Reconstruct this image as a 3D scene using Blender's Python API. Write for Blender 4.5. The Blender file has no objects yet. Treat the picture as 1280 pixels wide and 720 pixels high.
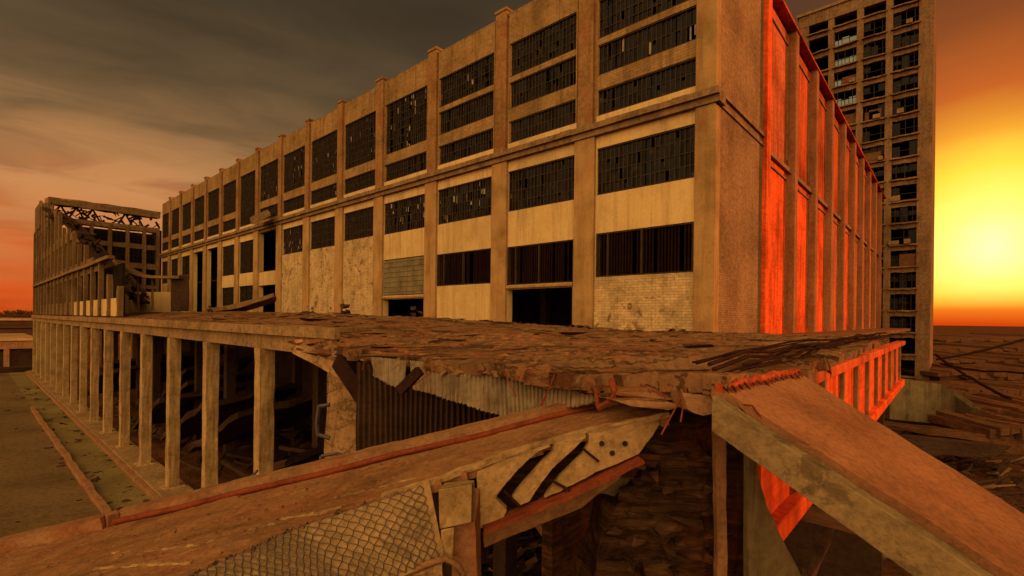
import bpy, bmesh, math, random
from mathutils import Vector, Matrix, noise
random.seed(7)
rnd = random.random
def ru(a, b): return a + (b-a)*random.random()
SC = bpy.context.scene
COL = SC.collection
PI = math.pi
EZ = 14.0                                   # eye height above the yard
# ---------------------------------------------------------------- camera frame
HV = Vector((-.6674, .7447, 0)).normalized()
RV = Vector((HV.y, -HV.x, 0))
F = 613.0; HY = 398.7; ROLL = .0115
EYE = Vector((0, 0, EZ))
def P(px, py, d):
    "point at depth d metres along the view that lies at pixel (px,py) of the 1280x720 photograph"
    dx, dy = px-640, HY-py
    return EYE + HV*d + RV*(d*(dx-ROLL*dy)/F) + Vector((0, 0, 1))*(d*(dy+ROLL*dx)/F)
def W(u, v, z): return Vector((-u, v, EZ+z))
def C(x, d, z): return EYE + RV*x + HV*d + Vector((0, 0, z))

# ---------------------------------------------------------------- materials
def lk(nt, a, b): nt.links.new(a, b)
def nd(nt, t, **k):
    n = nt.nodes.new(t)
    for a, b in k.items():
        setattr(n, a, b)
    return n
def rampn(nt, stops, interp='LINEAR'):
    r = nd(nt, 'ShaderNodeValToRGB'); cr = r.color_ramp; cr.interpolation = interp
    while len(cr.elements) < len(stops): cr.elements.new(.5)
    for e, (p, c) in zip(cr.elements, stops):
        e.position = p
        e.color = (*c, 1) if isinstance(c, tuple) else (c, c, c, 1)
    return r
def mul(c, k): return tuple(min(1, x*k) for x in c)
def mixn(nt, fac, a, b, mode='MIX'):
    m = nd(nt, 'ShaderNodeMix', data_type='RGBA', blend_type=mode)
    for s, v in ((m.inputs[0], fac), (m.inputs[6], a), (m.inputs[7], b)):
        if hasattr(v, 'links'): lk(nt, v, s)
        elif isinstance(v, tuple): s.default_value = (*v, 1)
        else: s.default_value = v
    return m.outputs[2]
def noisen(nt, vec, scale, detail=6, rough=.6, dist=0.):
    n = nd(nt, 'ShaderNodeTexNoise'); n.inputs['Scale'].default_value = scale
    n.inputs['Detail'].default_value = detail; n.inputs['Roughness'].default_value = rough
    n.inputs['Distortion'].default_value = dist
    lk(nt, vec, n.inputs['Vector']); return n.outputs['Fac']
def mapn(nt, vec, sc=(1,1,1), rot=(0,0,0), loc=(0,0,0)):
    m = nd(nt, 'ShaderNodeMapping'); m.inputs['Scale'].default_value = sc
    m.inputs['Rotation'].default_value = rot; m.inputs['Location'].default_value = loc
    lk(nt, vec, m.inputs['Vector']); return m.outputs[0]
MATS = {}
def grunge(name, base, dirt=None, patch=.35, fine=6., streak=.5, crack=0., rough=.9, bump=.25, brick=None,
           rust=0., layer=0., var=.35, spec=0., blotch=0., strata=0., lateral=0, grain=1.):
    "weathered surface: patches, fine grain, vertical run-off stains, cracks, optional bricks"
    m = bpy.data.materials.new(name); m.use_nodes = True; nt = m.node_tree
    b = nt.nodes['Principled BSDF']; geo = nd(nt, 'ShaderNodeNewGeometry'); pos = geo.outputs['Position']
    dirt = dirt or mul(base, .35)
    big = noisen(nt, pos, patch, 5, .6)
    r1 = rampn(nt, [(.3, mul(base, 1-var)), (.5, base), (.72, mul(base, 1+var*.6))]); lk(nt, big, r1.inputs[0])
    col = r1.outputs[0]
    fn = noisen(nt, pos, fine, 8, .7)
    r2 = rampn(nt, [(.3, 1-.38*grain), (.55, 1.), (.8, 1+.15*grain)]); lk(nt, fn, r2.inputs[0])
    col = mixn(nt, 1., col, r2.outputs[0], 'MULTIPLY')
    hgt = fn
    if brick:
        sx = nd(nt, 'ShaderNodeSeparateXYZ'); lk(nt, pos, sx.inputs[0])
        ad = nd(nt, 'ShaderNodeMath', operation='ADD'); lk(nt, sx.outputs[0], ad.inputs[0]); lk(nt, sx.outputs[1], ad.inputs[1])
        cb = nd(nt, 'ShaderNodeCombineXYZ'); lk(nt, ad.outputs[0], cb.inputs[0]); lk(nt, sx.outputs[2], cb.inputs[1])
        bt = nd(nt, 'ShaderNodeTexBrick'); lk(nt, cb.outputs[0], bt.inputs['Vector'])
        bt.inputs['Scale'].default_value = 1; bt.inputs['Brick Width'].default_value = brick
        bt.inputs['Row Height'].default_value = brick*.36; bt.inputs['Mortar Size'].default_value = brick*.035
        bt.inputs['Color1'].default_value = (1, 1, 1, 1); bt.inputs['Color2'].default_value = (.72, .7, .68, 1)
        bt.inputs['Mortar'].default_value = (.45, .42, .4, 1)
        col = mixn(nt, .75, col, bt.outputs['Color'], 'MULTIPLY')
    if streak:
        st = noisen(nt, mapn(nt, pos, (2.2, 2.2, .12)), 1., 6, .65)
        r3 = rampn(nt, [(.48, 0.), (.72, 1.)]); lk(nt, st, r3.inputs[0])
        ms = nd(nt, 'ShaderNodeMath', operation='MULTIPLY'); lk(nt, r3.outputs[0], ms.inputs[0]); ms.inputs[1].default_value = streak
        col = mixn(nt, ms.outputs[0], col, dirt)
    if blotch:
        bl = noisen(nt, mapn(nt, pos, (1, 1, 1), loc=(31, 7, 3)), 1.1, 9, .72, .6)
        r4 = rampn(nt, [(.56, 0.), (.62, 1.)]); lk(nt, bl, r4.inputs[0])
        ms = nd(nt, 'ShaderNodeMath', operation='MULTIPLY'); lk(nt, r4.outputs[0], ms.inputs[0]); ms.inputs[1].default_value = blotch
        col = mixn(nt, ms.outputs[0], col, dirt)
    if strata:
        sn = noisen(nt, mapn(nt, pos, (.5, .5, 4.5)), 1.6, 8, .68, .4)
        r7 = rampn(nt, [(.42, 1.), (.56, 0.)]); lk(nt, sn, r7.inputs[0])
        ms = nd(nt, 'ShaderNodeMath', operation='MULTIPLY'); lk(nt, r7.outputs[0], ms.inputs[0]); ms.inputs[1].default_value = strata
        col = mixn(nt, ms.outputs[0], col, mul(dirt, .5))
        sb = nd(nt, 'ShaderNodeMath', operation='SUBTRACT'); lk(nt, hgt, sb.inputs[0]); lk(nt, ms.outputs[0], sb.inputs[1]); hgt = sb.outputs[0]
    if lateral:
        lv = mapn(nt, mapn(nt, pos, rot=(0, 0, -math.radians(41.9))), (.28, 1.5, 1.))
        ln = noisen(nt, lv, .9, 9, .66, .5)
        r8 = rampn(nt, [(.40, 1.), (.47, 0.)]); lk(nt, ln, r8.inputs[0])
        ms = nd(nt, 'ShaderNodeMath', operation='MULTIPLY'); lk(nt, r8.outputs[0], ms.inputs[0]); ms.inputs[1].default_value = lateral
        col = mixn(nt, ms.outputs[0], col, mul(dirt, .6))
        sb = nd(nt, 'ShaderNodeMath', operation='SUBTRACT'); lk(nt, hgt, sb.inputs[0]); lk(nt, ms.outputs[0], sb.inputs[1]); hgt = sb.outputs[0]
    if rust:
        rn = noisen(nt, mapn(nt, pos, (1, 1, .5), loc=(9, 2, 4)), .9, 7, .7)
        r5 = rampn(nt, [(.5, 0.), (.66, 1.)]); lk(nt, rn, r5.inputs[0])
        ms = nd(nt, 'ShaderNodeMath', operation='MULTIPLY'); lk(nt, r5.outputs[0], ms.inputs[0]); ms.inputs[1].default_value = rust
        col = mixn(nt, ms.outputs[0], col, (.2, .045, .015))
    if crack:
        wv = noisen(nt, pos, 1.4, 4, .6)
        wm = nd(nt, 'ShaderNodeVectorMath', operation='ADD'); wc = nd(nt, 'ShaderNodeCombineXYZ')
        lk(nt, wv, wc.inputs[0]); lk(nt, fn, wc.inputs[1]); lk(nt, wv, wc.inputs[2])
        lk(nt, mapn(nt, mapn(nt, pos, rot=(0, 0, -math.radians(41.9))), (.3, 1.3, 1.)) if lateral else mapn(nt, pos, (.8, .8, 1.2) if not layer else (.35, .35, 5)), wm.inputs[0]); lk(nt, wc.outputs[0], wm.inputs[1])
        vo = nd(nt, 'ShaderNodeTexVoronoi', feature='DISTANCE_TO_EDGE'); vo.inputs['Scale'].default_value = 1.1
        lk(nt, wm.outputs[0], vo.inputs['Vector'])
        r6 = rampn(nt, [(.0, 1.), (.035, 0.)]); lk(nt, vo.outputs['Distance'], r6.inputs[0])
        ms = nd(nt, 'ShaderNodeMath', operation='MULTIPLY'); lk(nt, r6.outputs[0], ms.inputs[0]); ms.inputs[1].default_value = crack
        col = mixn(nt, ms.outputs[0], col, mul(dirt, .4))
        sb = nd(nt, 'ShaderNodeMath', operation='SUBTRACT'); lk(nt, hgt, sb.inputs[0]); lk(nt, ms.outputs[0], sb.inputs[1]); hgt = sb.outputs[0]
    lk(nt, col, b.inputs['Base Color'])
    b.inputs['Roughness'].default_value = rough; b.inputs['Specular IOR Level'].default_value = spec
    bp = nd(nt, 'ShaderNodeBump'); bp.inputs['Strength'].default_value = bump; bp.inputs['Distance'].default_value = .08
    lk(nt, hgt, bp.inputs['Height']); lk(nt, bp.outputs[0], b.inputs['Normal'])
    MATS[name] = m; return m
M = grunge
TAN = (.47, .30, .112)
m_wall   = M('facade_render', TAN, (.14, .07, .028), .22, 5, .5, 0, blotch=.10, grain=.4, var=.22, bump=.12)
m_wallup = M('facade_upper_brick', (.285, .16, .057), (.06, .03, .014), .3, 5, .6, 0, brick=.5, blotch=.35, grain=.5)
m_panel  = M('white_brick_panel', (.46, .30, .13), (.1, .05, .02), .6, 5, .35, 0, brick=.5, blotch=.85)
m_pil    = M('pilaster_concrete', (.30, .168, .058), (.12, .05, .025), .4, 6, .55, 0, blotch=.15, rust=.3, grain=.5)
m_pilup  = M('pilaster_brown', (.23, .115, .04), (.07, .03, .015), .5, 4, .55, 0, rust=.5)
m_corn   = M('cornice_concrete', (.20, .115, .05), (.05, .025, .012), 1., 5, .5, 0, blotch=.5)
m_brick  = M('side_brick', (.25, .14, .062), (.10, .045, .02), .25, 4, .35, 0, brick=.4)
m_orange2 = M('dusty_sunglow_panel', (.46, .10, .034), (.09, .035, .015), .2, 2.5, .9, 0, rough=1, var=.5, rust=.4, strata=.25)  # weaker sun glow mixed into a dusty orange base colour
m_orange = M('sunglow_orange_panel', (.70, .09, .018), (.16, .03, .012), .3, 3., .9, 0, rough=1, spec=0, var=.5, rust=.35, strata=.22, blotch=.25)  # low sun's orange glow put into the side wall and girder colour
m_rib = M('side_rib_concrete', (.27, .105, .04), (.10, .04, .018), .25, 4, .5, 0, rust=.4)
m_burnt  = M('burnt_top_panel', (.42, .07, .02), (.05, .02, .01), .12, 2.5, .9, 0, rough=1, spec=0, var=.7, rust=.5)  # burnt stains; on the side wall its red base also carries sun glow
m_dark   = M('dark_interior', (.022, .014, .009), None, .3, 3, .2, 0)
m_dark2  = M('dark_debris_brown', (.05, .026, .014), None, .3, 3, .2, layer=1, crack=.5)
m_steel  = M('black_steel', (.042, .028, .017), None, 2, 12, .2, 0, rough=.6)
m_louver = M('dark_red_louver', (.014, .006, .004), None, 2, 8, .4, 0, rough=.7)
m_shut   = M('olive_shutter', (.16, .12, .06), None, .8, 8, .5, 0, rough=.7)
m_tower  = M('tower_concrete', (.18, .10, .044), (.06, .03, .018), .25, 2, .6, 0, blotch=.55, rust=.35)
m_wing   = M('wing_concrete', (.155, .088, .036), (.07, .035, .018), .3, 2.5, .55, 0, blotch=.35)
m_col    = M('column_concrete', (.32, .195, .075), (.10, .05, .022), .6, 4, .55, 0, blotch=.35, rust=.2)
m_deck   = M('broken_deck_concrete', (.185, .09, .037), (.035, .016, .008), .3, 5, 0, .6, bump=.7, rust=.5, lateral=.75)
m_deckb  = M('deck_beam_concrete', (.24, .135, .055), (.08, .04, .02), .5, 4, .4, .3, blotch=.4)
m_rub    = M('rubble_brown', (.19, .095, .04), (.05, .025, .012), 1, 6, 0, 0, rust=.4)
m_rubd   = M('rubble_dark', (.06, .03, .017), None, 1, 6, 0, 0)
m_bridge = M('bridge_top_concrete', (.25, .112, .043), (.08, .035, .015), 1.2, 14, 0, .25, bump=.5, blotch=.35, rust=.35)
m_bridg2 = M('bridge_side_concrete', (.33, .19, .072), (.06, .03, .015), 1.2, 12, .3, .15, bump=.4, blotch=.45)
m_kerb   = M('kerb_concrete', (.24, .115, .048), (.06, .025, .012), 2, 14, 0, 0, bump=.5, rust=.5)
m_ramp   = M('ramp_top_concrete', (.20, .085, .034), (.07, .03, .014), .8, 16, 0, .12, bump=.45, rust=.25, blotch=.2)
m_ramps  = M('ramp_side_concrete', (.21, .13, .054), (.05, .03, .015), 1.5, 12, .3, 0, bump=.4, blotch=.6)
m_rust   = M('rusty_iron', (.16, .035, .014), (.05, .015, .01), 3, 18, 0, 0, rough=.75, rust=.4)
m_rustd  = M('dark_iron', (.028, .012, .008), None, 3, 18, 0, 0, rough=.7)
m_wire   = M('chain_wire', (.045, .025, .014), None, 3, 18, 0, 0, rough=.6, spec=.5)
m_corr   = M('corrugated_sheet_metal', (.19, .13, .07), (.06, .03, .015), 1.2, 6, .55, 0, rough=.7, rust=.3)
m_pier   = M('cracked_pier_concrete', (.34, .185, .075), (.05, .025, .012), .9, 6, .3, .6, bump=.5, blotch=.55)
m_strat  = M('broken_masonry', (.085, .040, .018), (.02, .01, .006), .8, 5, .3, .3, strata=.6, bump=.7, layer=1, rust=.5)
m_butt   = M('buttress_concrete', (.15, .10, .045), (.04, .025, .012), .8, 6, .6, 0)
m_ground = M('ground_earth', (.085, .036, .015), (.03, .014, .008), .035, .8, 0, .6, bump=.8, rust=.4, rough=1, spec=0)
m_yard   = M('yard_brown', (.135, .078, .032), (.035, .02, .01), .12, 3, 0, .25, blotch=.3, bump=.2)
m_yardg  = M('yard_green', (.165, .108, .038), (.035, .025, .01), .15, 3, 0, 0, blotch=.3, bump=.2)
m_mound  = M('broken_paving', (.12, .052, .022), (.04, .018, .01), .06, 1.2, 0, .8, bump=.7, layer=1, rust=.35)
m_roofs  = M('far_roof', (.25, .15, .065), None, .1, 1, 0, 0)
m_bark   = M('tree_bark', (.05, .03, .02), None, 1, 6, 0, 0)
m_leaf   = M('tree_leaves', (.05, .04, .015), None, 1, 6, 0, 0)
m_hole   = M('hole_shade', (.03, .016, .01), None, 1, 6, 0, 0)  # near-black colour standing in for the shade inside bolt holes

def glass():
    m = bpy.data.materials.new('dirty_glass'); m.use_nodes = True; nt = m.node_tree
    b = nt.nodes['Principled BSDF']; g = nd(nt, 'ShaderNodeNewGeometry')
    n = noisen(nt, g.outputs['Position'], .9, 8, .7)
    r = rampn(nt, [(.42, (.004, .003, .002)), (.62, (.012, .008, .005)), (.76, (.07, .05, .03))]); lk(nt, n, r.inputs[0])
    lk(nt, r.outputs[0], b.inputs['Base Color'])
    r2 = rampn(nt, [(.4, .12), (.7, .5)]); lk(nt, n, r2.inputs[0]); lk(nt, r2.outputs[0], b.inputs['Roughness'])
    b.inputs['Specular IOR Level'].default_value = .06
    return m
m_glass = glass()
m_glint = M('glint_pane', (.24, .19, .12), (.1, .07, .04), 3, 8, .3, 0, rough=.6, blotch=.5)  # pale pane colour stands in for glints and light showing through the glass
m_teal = M('teal_glazing', (.10, .15, .14), (.02, .02, .02), .5, 3, .3, 0, rough=.35, spec=.6)

# ---------------------------------------------------------------- mesh helpers
def fbox(bm, A, N, O, a0, a1, n0, n1, z0, z1):
    vs = []
    for z in (z0, z1):
        for a, n in ((a0, n0), (a1, n0), (a1, n1), (a0, n1)):
            vs.append(bm.verts.new(O + A*a + N*n + Vector((0, 0, z))))
    for f in ((0, 1, 2, 3), (4, 5, 6, 7), (0, 1, 5, 4), (1, 2, 6, 5), (2, 3, 7, 6), (3, 0, 4, 7)):
        bm.faces.new([vs[i] for i in f])
def ubox(bm, u0, u1, v0, v1, z0, z1):
    fbox(bm, Vector((-1, 0, 0)), Vector((0, 1, 0)), EYE, u0, u1, v0, v1, z0, z1)
def prism(bm, pts, off):
    "closed prism: outline pts (coplanar-ish) pushed by vector off"
    a = [bm.verts.new(p) for p in pts]; b = [bm.verts.new(Vector(p)+off) for p in pts]
    bm.faces.new(a); bm.faces.new(b[::-1])
    n = len(pts)
    for i in range(n): bm.faces.new((a[i], b[i], b[(i+1) % n], a[(i+1) % n]))
def hexa(bm, b4, t4):
    a = [bm.verts.new(p) for p in b4]; b = [bm.verts.new(p) for p in t4]
    bm.faces.new(a); bm.faces.new(b[::-1])
    for i in range(4): bm.faces.new((a[i], b[i], b[(i+1) % 4], a[(i+1) % 4]))
def bar(bm, p, q, w, h=None, up=Vector((0, 0, 1)), twist=0):
    h = h or w; p = Vector(p); q = Vector(q); d = (q-p).normalized()
    if abs(d.dot(up)) > .98: up = Vector((1, 0, 0))
    s = d.cross(up).normalized(); t = s.cross(d).normalized()
    if twist: R = Matrix.Rotation(twist, 3, d); s = R@s; t = R@t
    c = [(-1, -1), (1, -1), (1, 1), (-1, 1)]
    hexa(bm, [p+s*(a*w/2)+t*(b*h/2) for a, b in c], [q+s*(a*w/2)+t*(b*h/2) for a, b in c])
def tube(bm, pts, r, n=8, r2=None):
    pts = [Vector(p) for p in pts]; prev = None; L = len(pts)
    for i, p in enumerate(pts):
        d = (pts[min(i+1, L-1)]-pts[max(i-1, 0)]).normalized()
        up = Vector((0, 0, 1)) if abs(d.z) < .95 else Vector((1, 0, 0))
        s = d.cross(up).normalized(); t = s.cross(d)
        rr = r if r2 is None else r+(r2-r)*i/(L-1)
        ring = [bm.verts.new(p + s*(rr*math.cos(2*PI*k/n)) + t*(rr*math.sin(2*PI*k/n))) for k in range(n)]
        if prev:
            for k in range(n): bm.faces.new((prev[k], prev[(k+1) % n], ring[(k+1) % n], ring[k]))
        else: bm.faces.new(ring[::-1])
        prev = ring
    bm.faces.new(prev)
def sag(p, q, s, n=12, w=0):
    p = Vector(p); q = Vector(q)
    return [p.lerp(q, i/n) + Vector((ru(-w, w), ru(-w, w), -s*4*(i/n)*(1-i/n)+ru(-w, w))) for i in range(n+1)]
def rough(bm, cuts=3, amp=.04, freq=1.5, seed=0):
    if cuts: bmesh.ops.subdivide_edges(bm, edges=bm.edges[:], cuts=cuts, use_grid_fill=True)
    o = Vector((seed*3.1, seed*1.7, seed))
    for v in bm.verts:
        v.co += (noise.noise_vector(v.co*freq+o) + .5*noise.noise_vector(v.co*freq*3.3+o))*amp
def rock(bm, c, s, k=9, flat=.5, rot=None):
    R = rot or Matrix.Rotation(ru(0, 6.3), 3, 'Z') @ Matrix.Rotation(ru(-.5, .5), 3, 'X')
    vs = [bm.verts.new(Vector(c) + R@Vector((ru(-1, 1)*s, ru(-1, 1)*s*.75, ru(-1, 1)*s*flat))) for _ in range(k)]
    r = bmesh.ops.convex_hull(bm, input=vs)
    bmesh.ops.delete(bm, geom=list({g for g in list(r['geom_interior'])+list(r['geom_unused']) if isinstance(g, bmesh.types.BMVert)}), context='VERTS')

# ---------------------------------------------------------------- object helpers
def finish(name, bm, mat, smooth=False, bevel=0):
    bmesh.ops.recalc_face_normals(bm, faces=bm.faces[:])
    me = bpy.data.meshes.new(name); bm.to_mesh(me); bm.free()
    me.materials.append(mat)
    if smooth:
        for p in me.polygons: p.use_smooth = True
    o = bpy.data.objects.new(name, me); COL.objects.link(o)
    if bevel:
        md = o.modifiers.new('Bevel', 'BEVEL'); md.width = bevel; md.segments = 2; md.limit_method = 'ANGLE'
    return o
def tag(o, label, cat, group=None, kind=None):
    if label: o['label'] = label
    if cat: o['category'] = cat
    if group: o['group'] = group
    if kind: o['kind'] = kind
    return o
def root(name, label, cat, loc, group=None):
    o = bpy.data.objects.new(name, None); COL.objects.link(o); o.location = loc
    o.empty_display_size = .3
    return tag(o, label, cat, group)
def part(name, bm, mat, par, label=None, **k):
    top = par
    while top.parent: top = top.parent
    bmesh.ops.translate(bm, verts=bm.verts[:], vec=-top.location)
    o = finish(name, bm, mat, **k); o.parent = par
    if label: o['label'] = label
    return o
def solo(name, bm, mat, label, cat, group=None, kind=None, **k):
    xs = [v.co for v in bm.verts]; c = Vector((sum(v.x for v in xs)/len(xs), sum(v.y for v in xs)/len(xs), min(v.z for v in xs)))
    bmesh.ops.translate(bm, verts=bm.verts[:], vec=-c)
    o = finish(name, bm, mat, **k); o.location = c
    return tag(o, label, cat, group, kind)
def struct(name, bm, mat, **k):
    o = finish(name, bm, mat, **k); o['kind'] = 'structure'; return o
B = bmesh.new

# ================================================================= SETTING
G = -14.0                                   # ground height relative to the eye
bm = B()
bmesh.ops.create_grid(bm, x_segments=60, y_segments=60, size=6000)
struct('ground', bm, m_ground)
bm = B(); vs = [bm.verts.new(W(*p)) for p in ((28, 10.0, G+.004), (165, 10.0, G+.004), (165, -60, G+.004), (28, -60, G+.004))]; bm.faces.new(vs)
struct('yard_pavement', bm, m_yard)
bm = B(); vs = [bm.verts.new(W(*p)) for p in ((24, 9.9, G+.012), (164, 9.9, G+.012), (164, 6.9, G+.012), (24, 6.9, G+.012))]; bm.faces.new(vs)
struct('mossy_verge', bm, m_yardg)

# ================================================================= MAIN BUILDING
VF = 29.5
AF, NF = Vector((-1, 0, 0)), Vector((0, -1, 0))
OF = W(0, VF, 0)
def fb(bm, a0, a1, n0, n1, z0, z1): fbox(bm, AF, NF, OF, a0, a1, n0, n1, z0, z1)
bld = root('factory_building', 'long tan concrete factory with rows of broken windows and orange lit side wall', 'building', W(60, VF, G))
PIL = [19.7, 28.1, 37.1, 46, 54.3, 62.7, 71, 79.2, 87.2, 95.2, 103.2, 111.2, 119.2, 127]
PW = .85
edges = [(11.7, PIL[0]-PW)] + [(PIL[i]+PW, PIL[i+1]-PW*.9) for i in range(len(PIL)-1)] + [(PIL[-1]+.8, 133.6)]
wl, wu = B(), B()
pn = B()
windows = []      # (bay, a0,a1,z0,z1, kind)
for k, (a0, a1) in enumerate(edges):
    low = []
    if k == 0: low = [(3.0, 6.1, 'louver'), (8.8, 12.1, 'strip')]
    elif k == 1: low = [(2.75, 5.9, 'louver'), (-1.6, 2.5, 'void'), (8.8, 12.1, 'strip')]
    elif k == 2: low = [(3.0, 6.0, 'louver'), (8.8, 12.1, 'spark')]
    elif k == 3: low = [(2.3, 6.1, 'shutter'), (-1.6, 2.0, 'void'), (8.8, 12.1, 'spark')]
    elif k in (4, 5, 6): low = [(8.6 if k > 4 else 8.9, 12.2, 'spark' if k == 6 else 'strip')]
    elif k == 7: low = [(6.6, 12.6, 'void'), (-1.6, 4.6, 'void')]
    elif k in (8, 9): low = [(6.8, 11.9, 'strip'), (1.3, 4.8, 'strip')]
    elif k in (10, 11): low = [(0.6, 12.2, 'void')]
    else: low = [(7, 12, 'strip'), (1, 5, 'strip')]
    up = [(14.4, 16.2, 'strip')]
    if k < 3: up += [(17.25, 19.4, 'strip'), (19.85, 22.6, 'strip')]
    elif k == 8: up = [(14.4, 22.6, 'tall')]
    else: up += [(17.25, 22.6, 'tall')]
    rows = sorted(low+up)
    z = -2.0
    for z0, z1, kd in rows:
        tgt = wl if z < 12 and not (z > 12) else wu
        if z0 > z+.01:
            if k in (0, 4, 5, 6) and z < 0:
                pn = B(); fb(pn, a0, a1, -.9, -.22, z, z0); part('brick_panel', pn, m_panel, bld, label='pale peeling brick infill at ground level')
            else: fb(wu if z > 12.5 else wl, a0, a1, -.9, -.25, z, z0)
        ins = .1
        for s, e in ((a0, a0+ins), (a1-ins, a1)):
            fb(wu if z0 > 12.5 else wl, s, e, -.9, -.253, z0, z1)
        windows.append((k, a0+ins, a1-ins, z0, z1, kd)); z = z1
    fb(wu, a0, a1, -.9, -.25, z, 25.0)
part('lower_wall', wl, m_wall, bld); part('upper_wall', wu, m_wallup, bld, label='upper storeys of darker stained brick')
for i, u in enumerate(PIL):
    bm = B(); fb(bm, u-PW, u+PW, -.9, 0, -2, 12.95); part('lower_pilaster', bm, m_pil, bld, bevel=.05)
    bm = B(); w = .62 if i < 4 else .5
    fb(bm, u-w, u+w, -.9, -.05, 13.8, 25.45); fb(bm, u-w-.06, u+w+.06, -.9, .03, 25.45, 25.7)
    fb(bm, u-w-.35, u+w+.35, -.9, -.32, 13.8, 25.02)
    part('upper_pilaster', bm, m_pilup if i % 3 else m_pilup, bld, bevel=.04)
bm = B(); fb(bm, 10.49, 11.7, -.9, 0, -2, 12.95); fb(bm, 10.49, 11.7, -.9, -.0, 13.75, 25.4)
part('corner_pilaster', bm, m_pil, bld, bevel=.05)
# string course with a worn lip
bm = B(); n = 130
for j in range(n):
    a0 = 10.2+(133.6-10.2)*j/n; a1 = 10.2+(133.6-10.2)*(j+1)/n
    e = .35+.1*noise.noise(Vector((a0*.6, 3, 0))); t = 13.75+.05*noise.noise(Vector((a0*.8, 0, 7)))
    fb(bm, a0, a1, -.9, e, 13.35, t); fb(bm, a0, a1, -.88, .12, 12.95, 13.35)
part('string_course', bm, m_corn, bld)
bm = B(); fb(bm, 10.3, 133.6, -1.1, -.25, 25.0, 25.18); part('parapet_coping', bm, m_corn, bld)
# windows
def window(k, a0, a1, z0, z1, kd):
    def fb(bm, x0, x1, n0, n1, y0, y1): fbox(bm, AF, NF, OF, x0, x1, n0+.32, n1+.32, y0, y1)
    fr = B(); gl = B(); W_, H_ = a1-a0, z1-z0
    fb(fr, a0, a1, -.8, -.62, z0, z0+.1); fb(fr, a0, a1, -.8, -.62, z1-.1, z1)
    if kd == 'void':
        fb(fr, a0, a0+.12, -.8, -.6, z0+.1, z1-.1)
        if k in (1, 3): fb(fr, a0, a1, -.72, -.4, z1-.001, z1+.2)
        return part('door_frame' if z0 < 0 else 'window', fr, m_pil if k in (1, 3) else m_steel, bld)
    if kd == 'louver':
        for s in (a0, (a0+a1)/2-.05, a1-.1, a0+W_*.86): fb(fr, s, s+.1, -.8, -.55, z0, z1)
        o = part('window', fr, m_steel, bld)
        n = int(W_/.22)
        for i in range(n):
            a = a0+.1+(W_-.25)*i/n
            if rnd() < .08: continue
            fb(gl, a, a+.12, -.78, -.7+ru(-.04, .04), z0+.1, z1-.1)
        return part('slat_panel', gl, m_louver, o)
    if kd == 'shutter':
        o = part('window', fr, m_steel, bld); n = 14
        for i in range(n):
            z = z0+.1+(H_-.2)*i/n; fb(gl, a0, a1, -.78, -.6+(.05 if i % 2 else 0), z, z+(H_-.2)/n-.01)
        return part('roller_shutter', gl, m_shut, o)
    nx = max(3, int(W_/.32)); nz = max(3, int(H_/.75)) if kd == 'tall' else (4 if H_ > 2.5 else 2)
    glint = B()
    for i in range(nx+1):
        a = a0+W_*i/nx
        if i in (0, nx) or rnd() > .06: fb(fr, a-.035, a+.035, -.8, -.7, z0, z1-ru(0, .1))
    for j in range(1, nz):
        z = z0+H_*j/nz; fb(fr, a0, a1, -.795, -.705, z-.03, z+.03)
    o = part('window', fr, m_steel, bld)
    for zz in (z0+.02, z1-.04): fb(gl, a0+.05, a1-.05, -.77, -.76, zz, zz+.02)
    fb(gl, (a0+a1)/2-.01, (a0+a1)/2+.01, -.77, -.76, z0+.02, z1-.04)
    miss = {'spark': .25, 'strip': .1, 'tall': .25}[kd]
    for i in range(nx):
        for j in range(nz):
            if noise.noise(Vector((a0+i*.7, z0+j*.6, k*3)))*.7+.5 < miss + ru(-.15, .15): continue
            x0 = a0+W_*i/nx+.035; x1 = a0+W_*(i+1)/nx-.035; y0 = z0+H_*j/nz+.03; y1 = z0+H_*(j+1)/nz-.03
            t = ru(-.05, .05) if kd == 'spark' else ru(-.015, .015); s = ru(-.04, .04)
            if rnd() < .05: y1 = y0+(y1-y0)*ru(.3, .8)
            hot = noise.noise(Vector((a0*3+i*.35, z0+j*.4, 9)))
            tgt = gl
            if (kd == 'spark' and hot > .12 and rnd() < .6) or (kd == 'tall' and 2 < k < 8 and hot > .2 and rnd() < .5) or (kd == 'strip' and hot > .3 and rnd() < .25):
                tgt = glint; x1 = x0+(x1-x0)*ru(.25, .9); y0 += (y1-y0)*ru(0, .6)
            fbp = [OF+AF*x0+NF*(-.43-t)+Vector((0, 0, y0)), OF+AF*x1+NF*(-.43+t)+Vector((0, 0, y0)),
                   OF+AF*x1+NF*(-.43+t+s)+Vector((0, 0, y1+(ru(-.2, 0) if rnd() < .04 else 0))), OF+AF*x0+NF*(-.43-t+s)+Vector((0, 0, y1))]
            tgt.faces.new([tgt.verts.new(p) for p in fbp])
    if len(gl.faces): part('pane', gl, m_glass, o)
    if len(glint.faces) > 2: part('glint_pane', glint, m_glint, o)  # bright specks of light painted as pale panes
for w in windows: window(*w)
# hollow inside: floors, cross walls, roof
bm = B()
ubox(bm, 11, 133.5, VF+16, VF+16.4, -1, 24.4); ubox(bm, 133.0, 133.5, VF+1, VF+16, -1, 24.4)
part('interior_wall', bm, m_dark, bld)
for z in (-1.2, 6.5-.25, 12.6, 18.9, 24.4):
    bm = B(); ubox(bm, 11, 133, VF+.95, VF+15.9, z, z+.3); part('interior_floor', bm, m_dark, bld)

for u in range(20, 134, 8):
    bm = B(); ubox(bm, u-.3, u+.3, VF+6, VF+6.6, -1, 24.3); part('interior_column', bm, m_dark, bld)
bm = B(); ubox(bm, 10.9, 133.5, VF+1, 124.5, 24.75, 24.95); part('roof', bm, m_dark2, bld)
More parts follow.
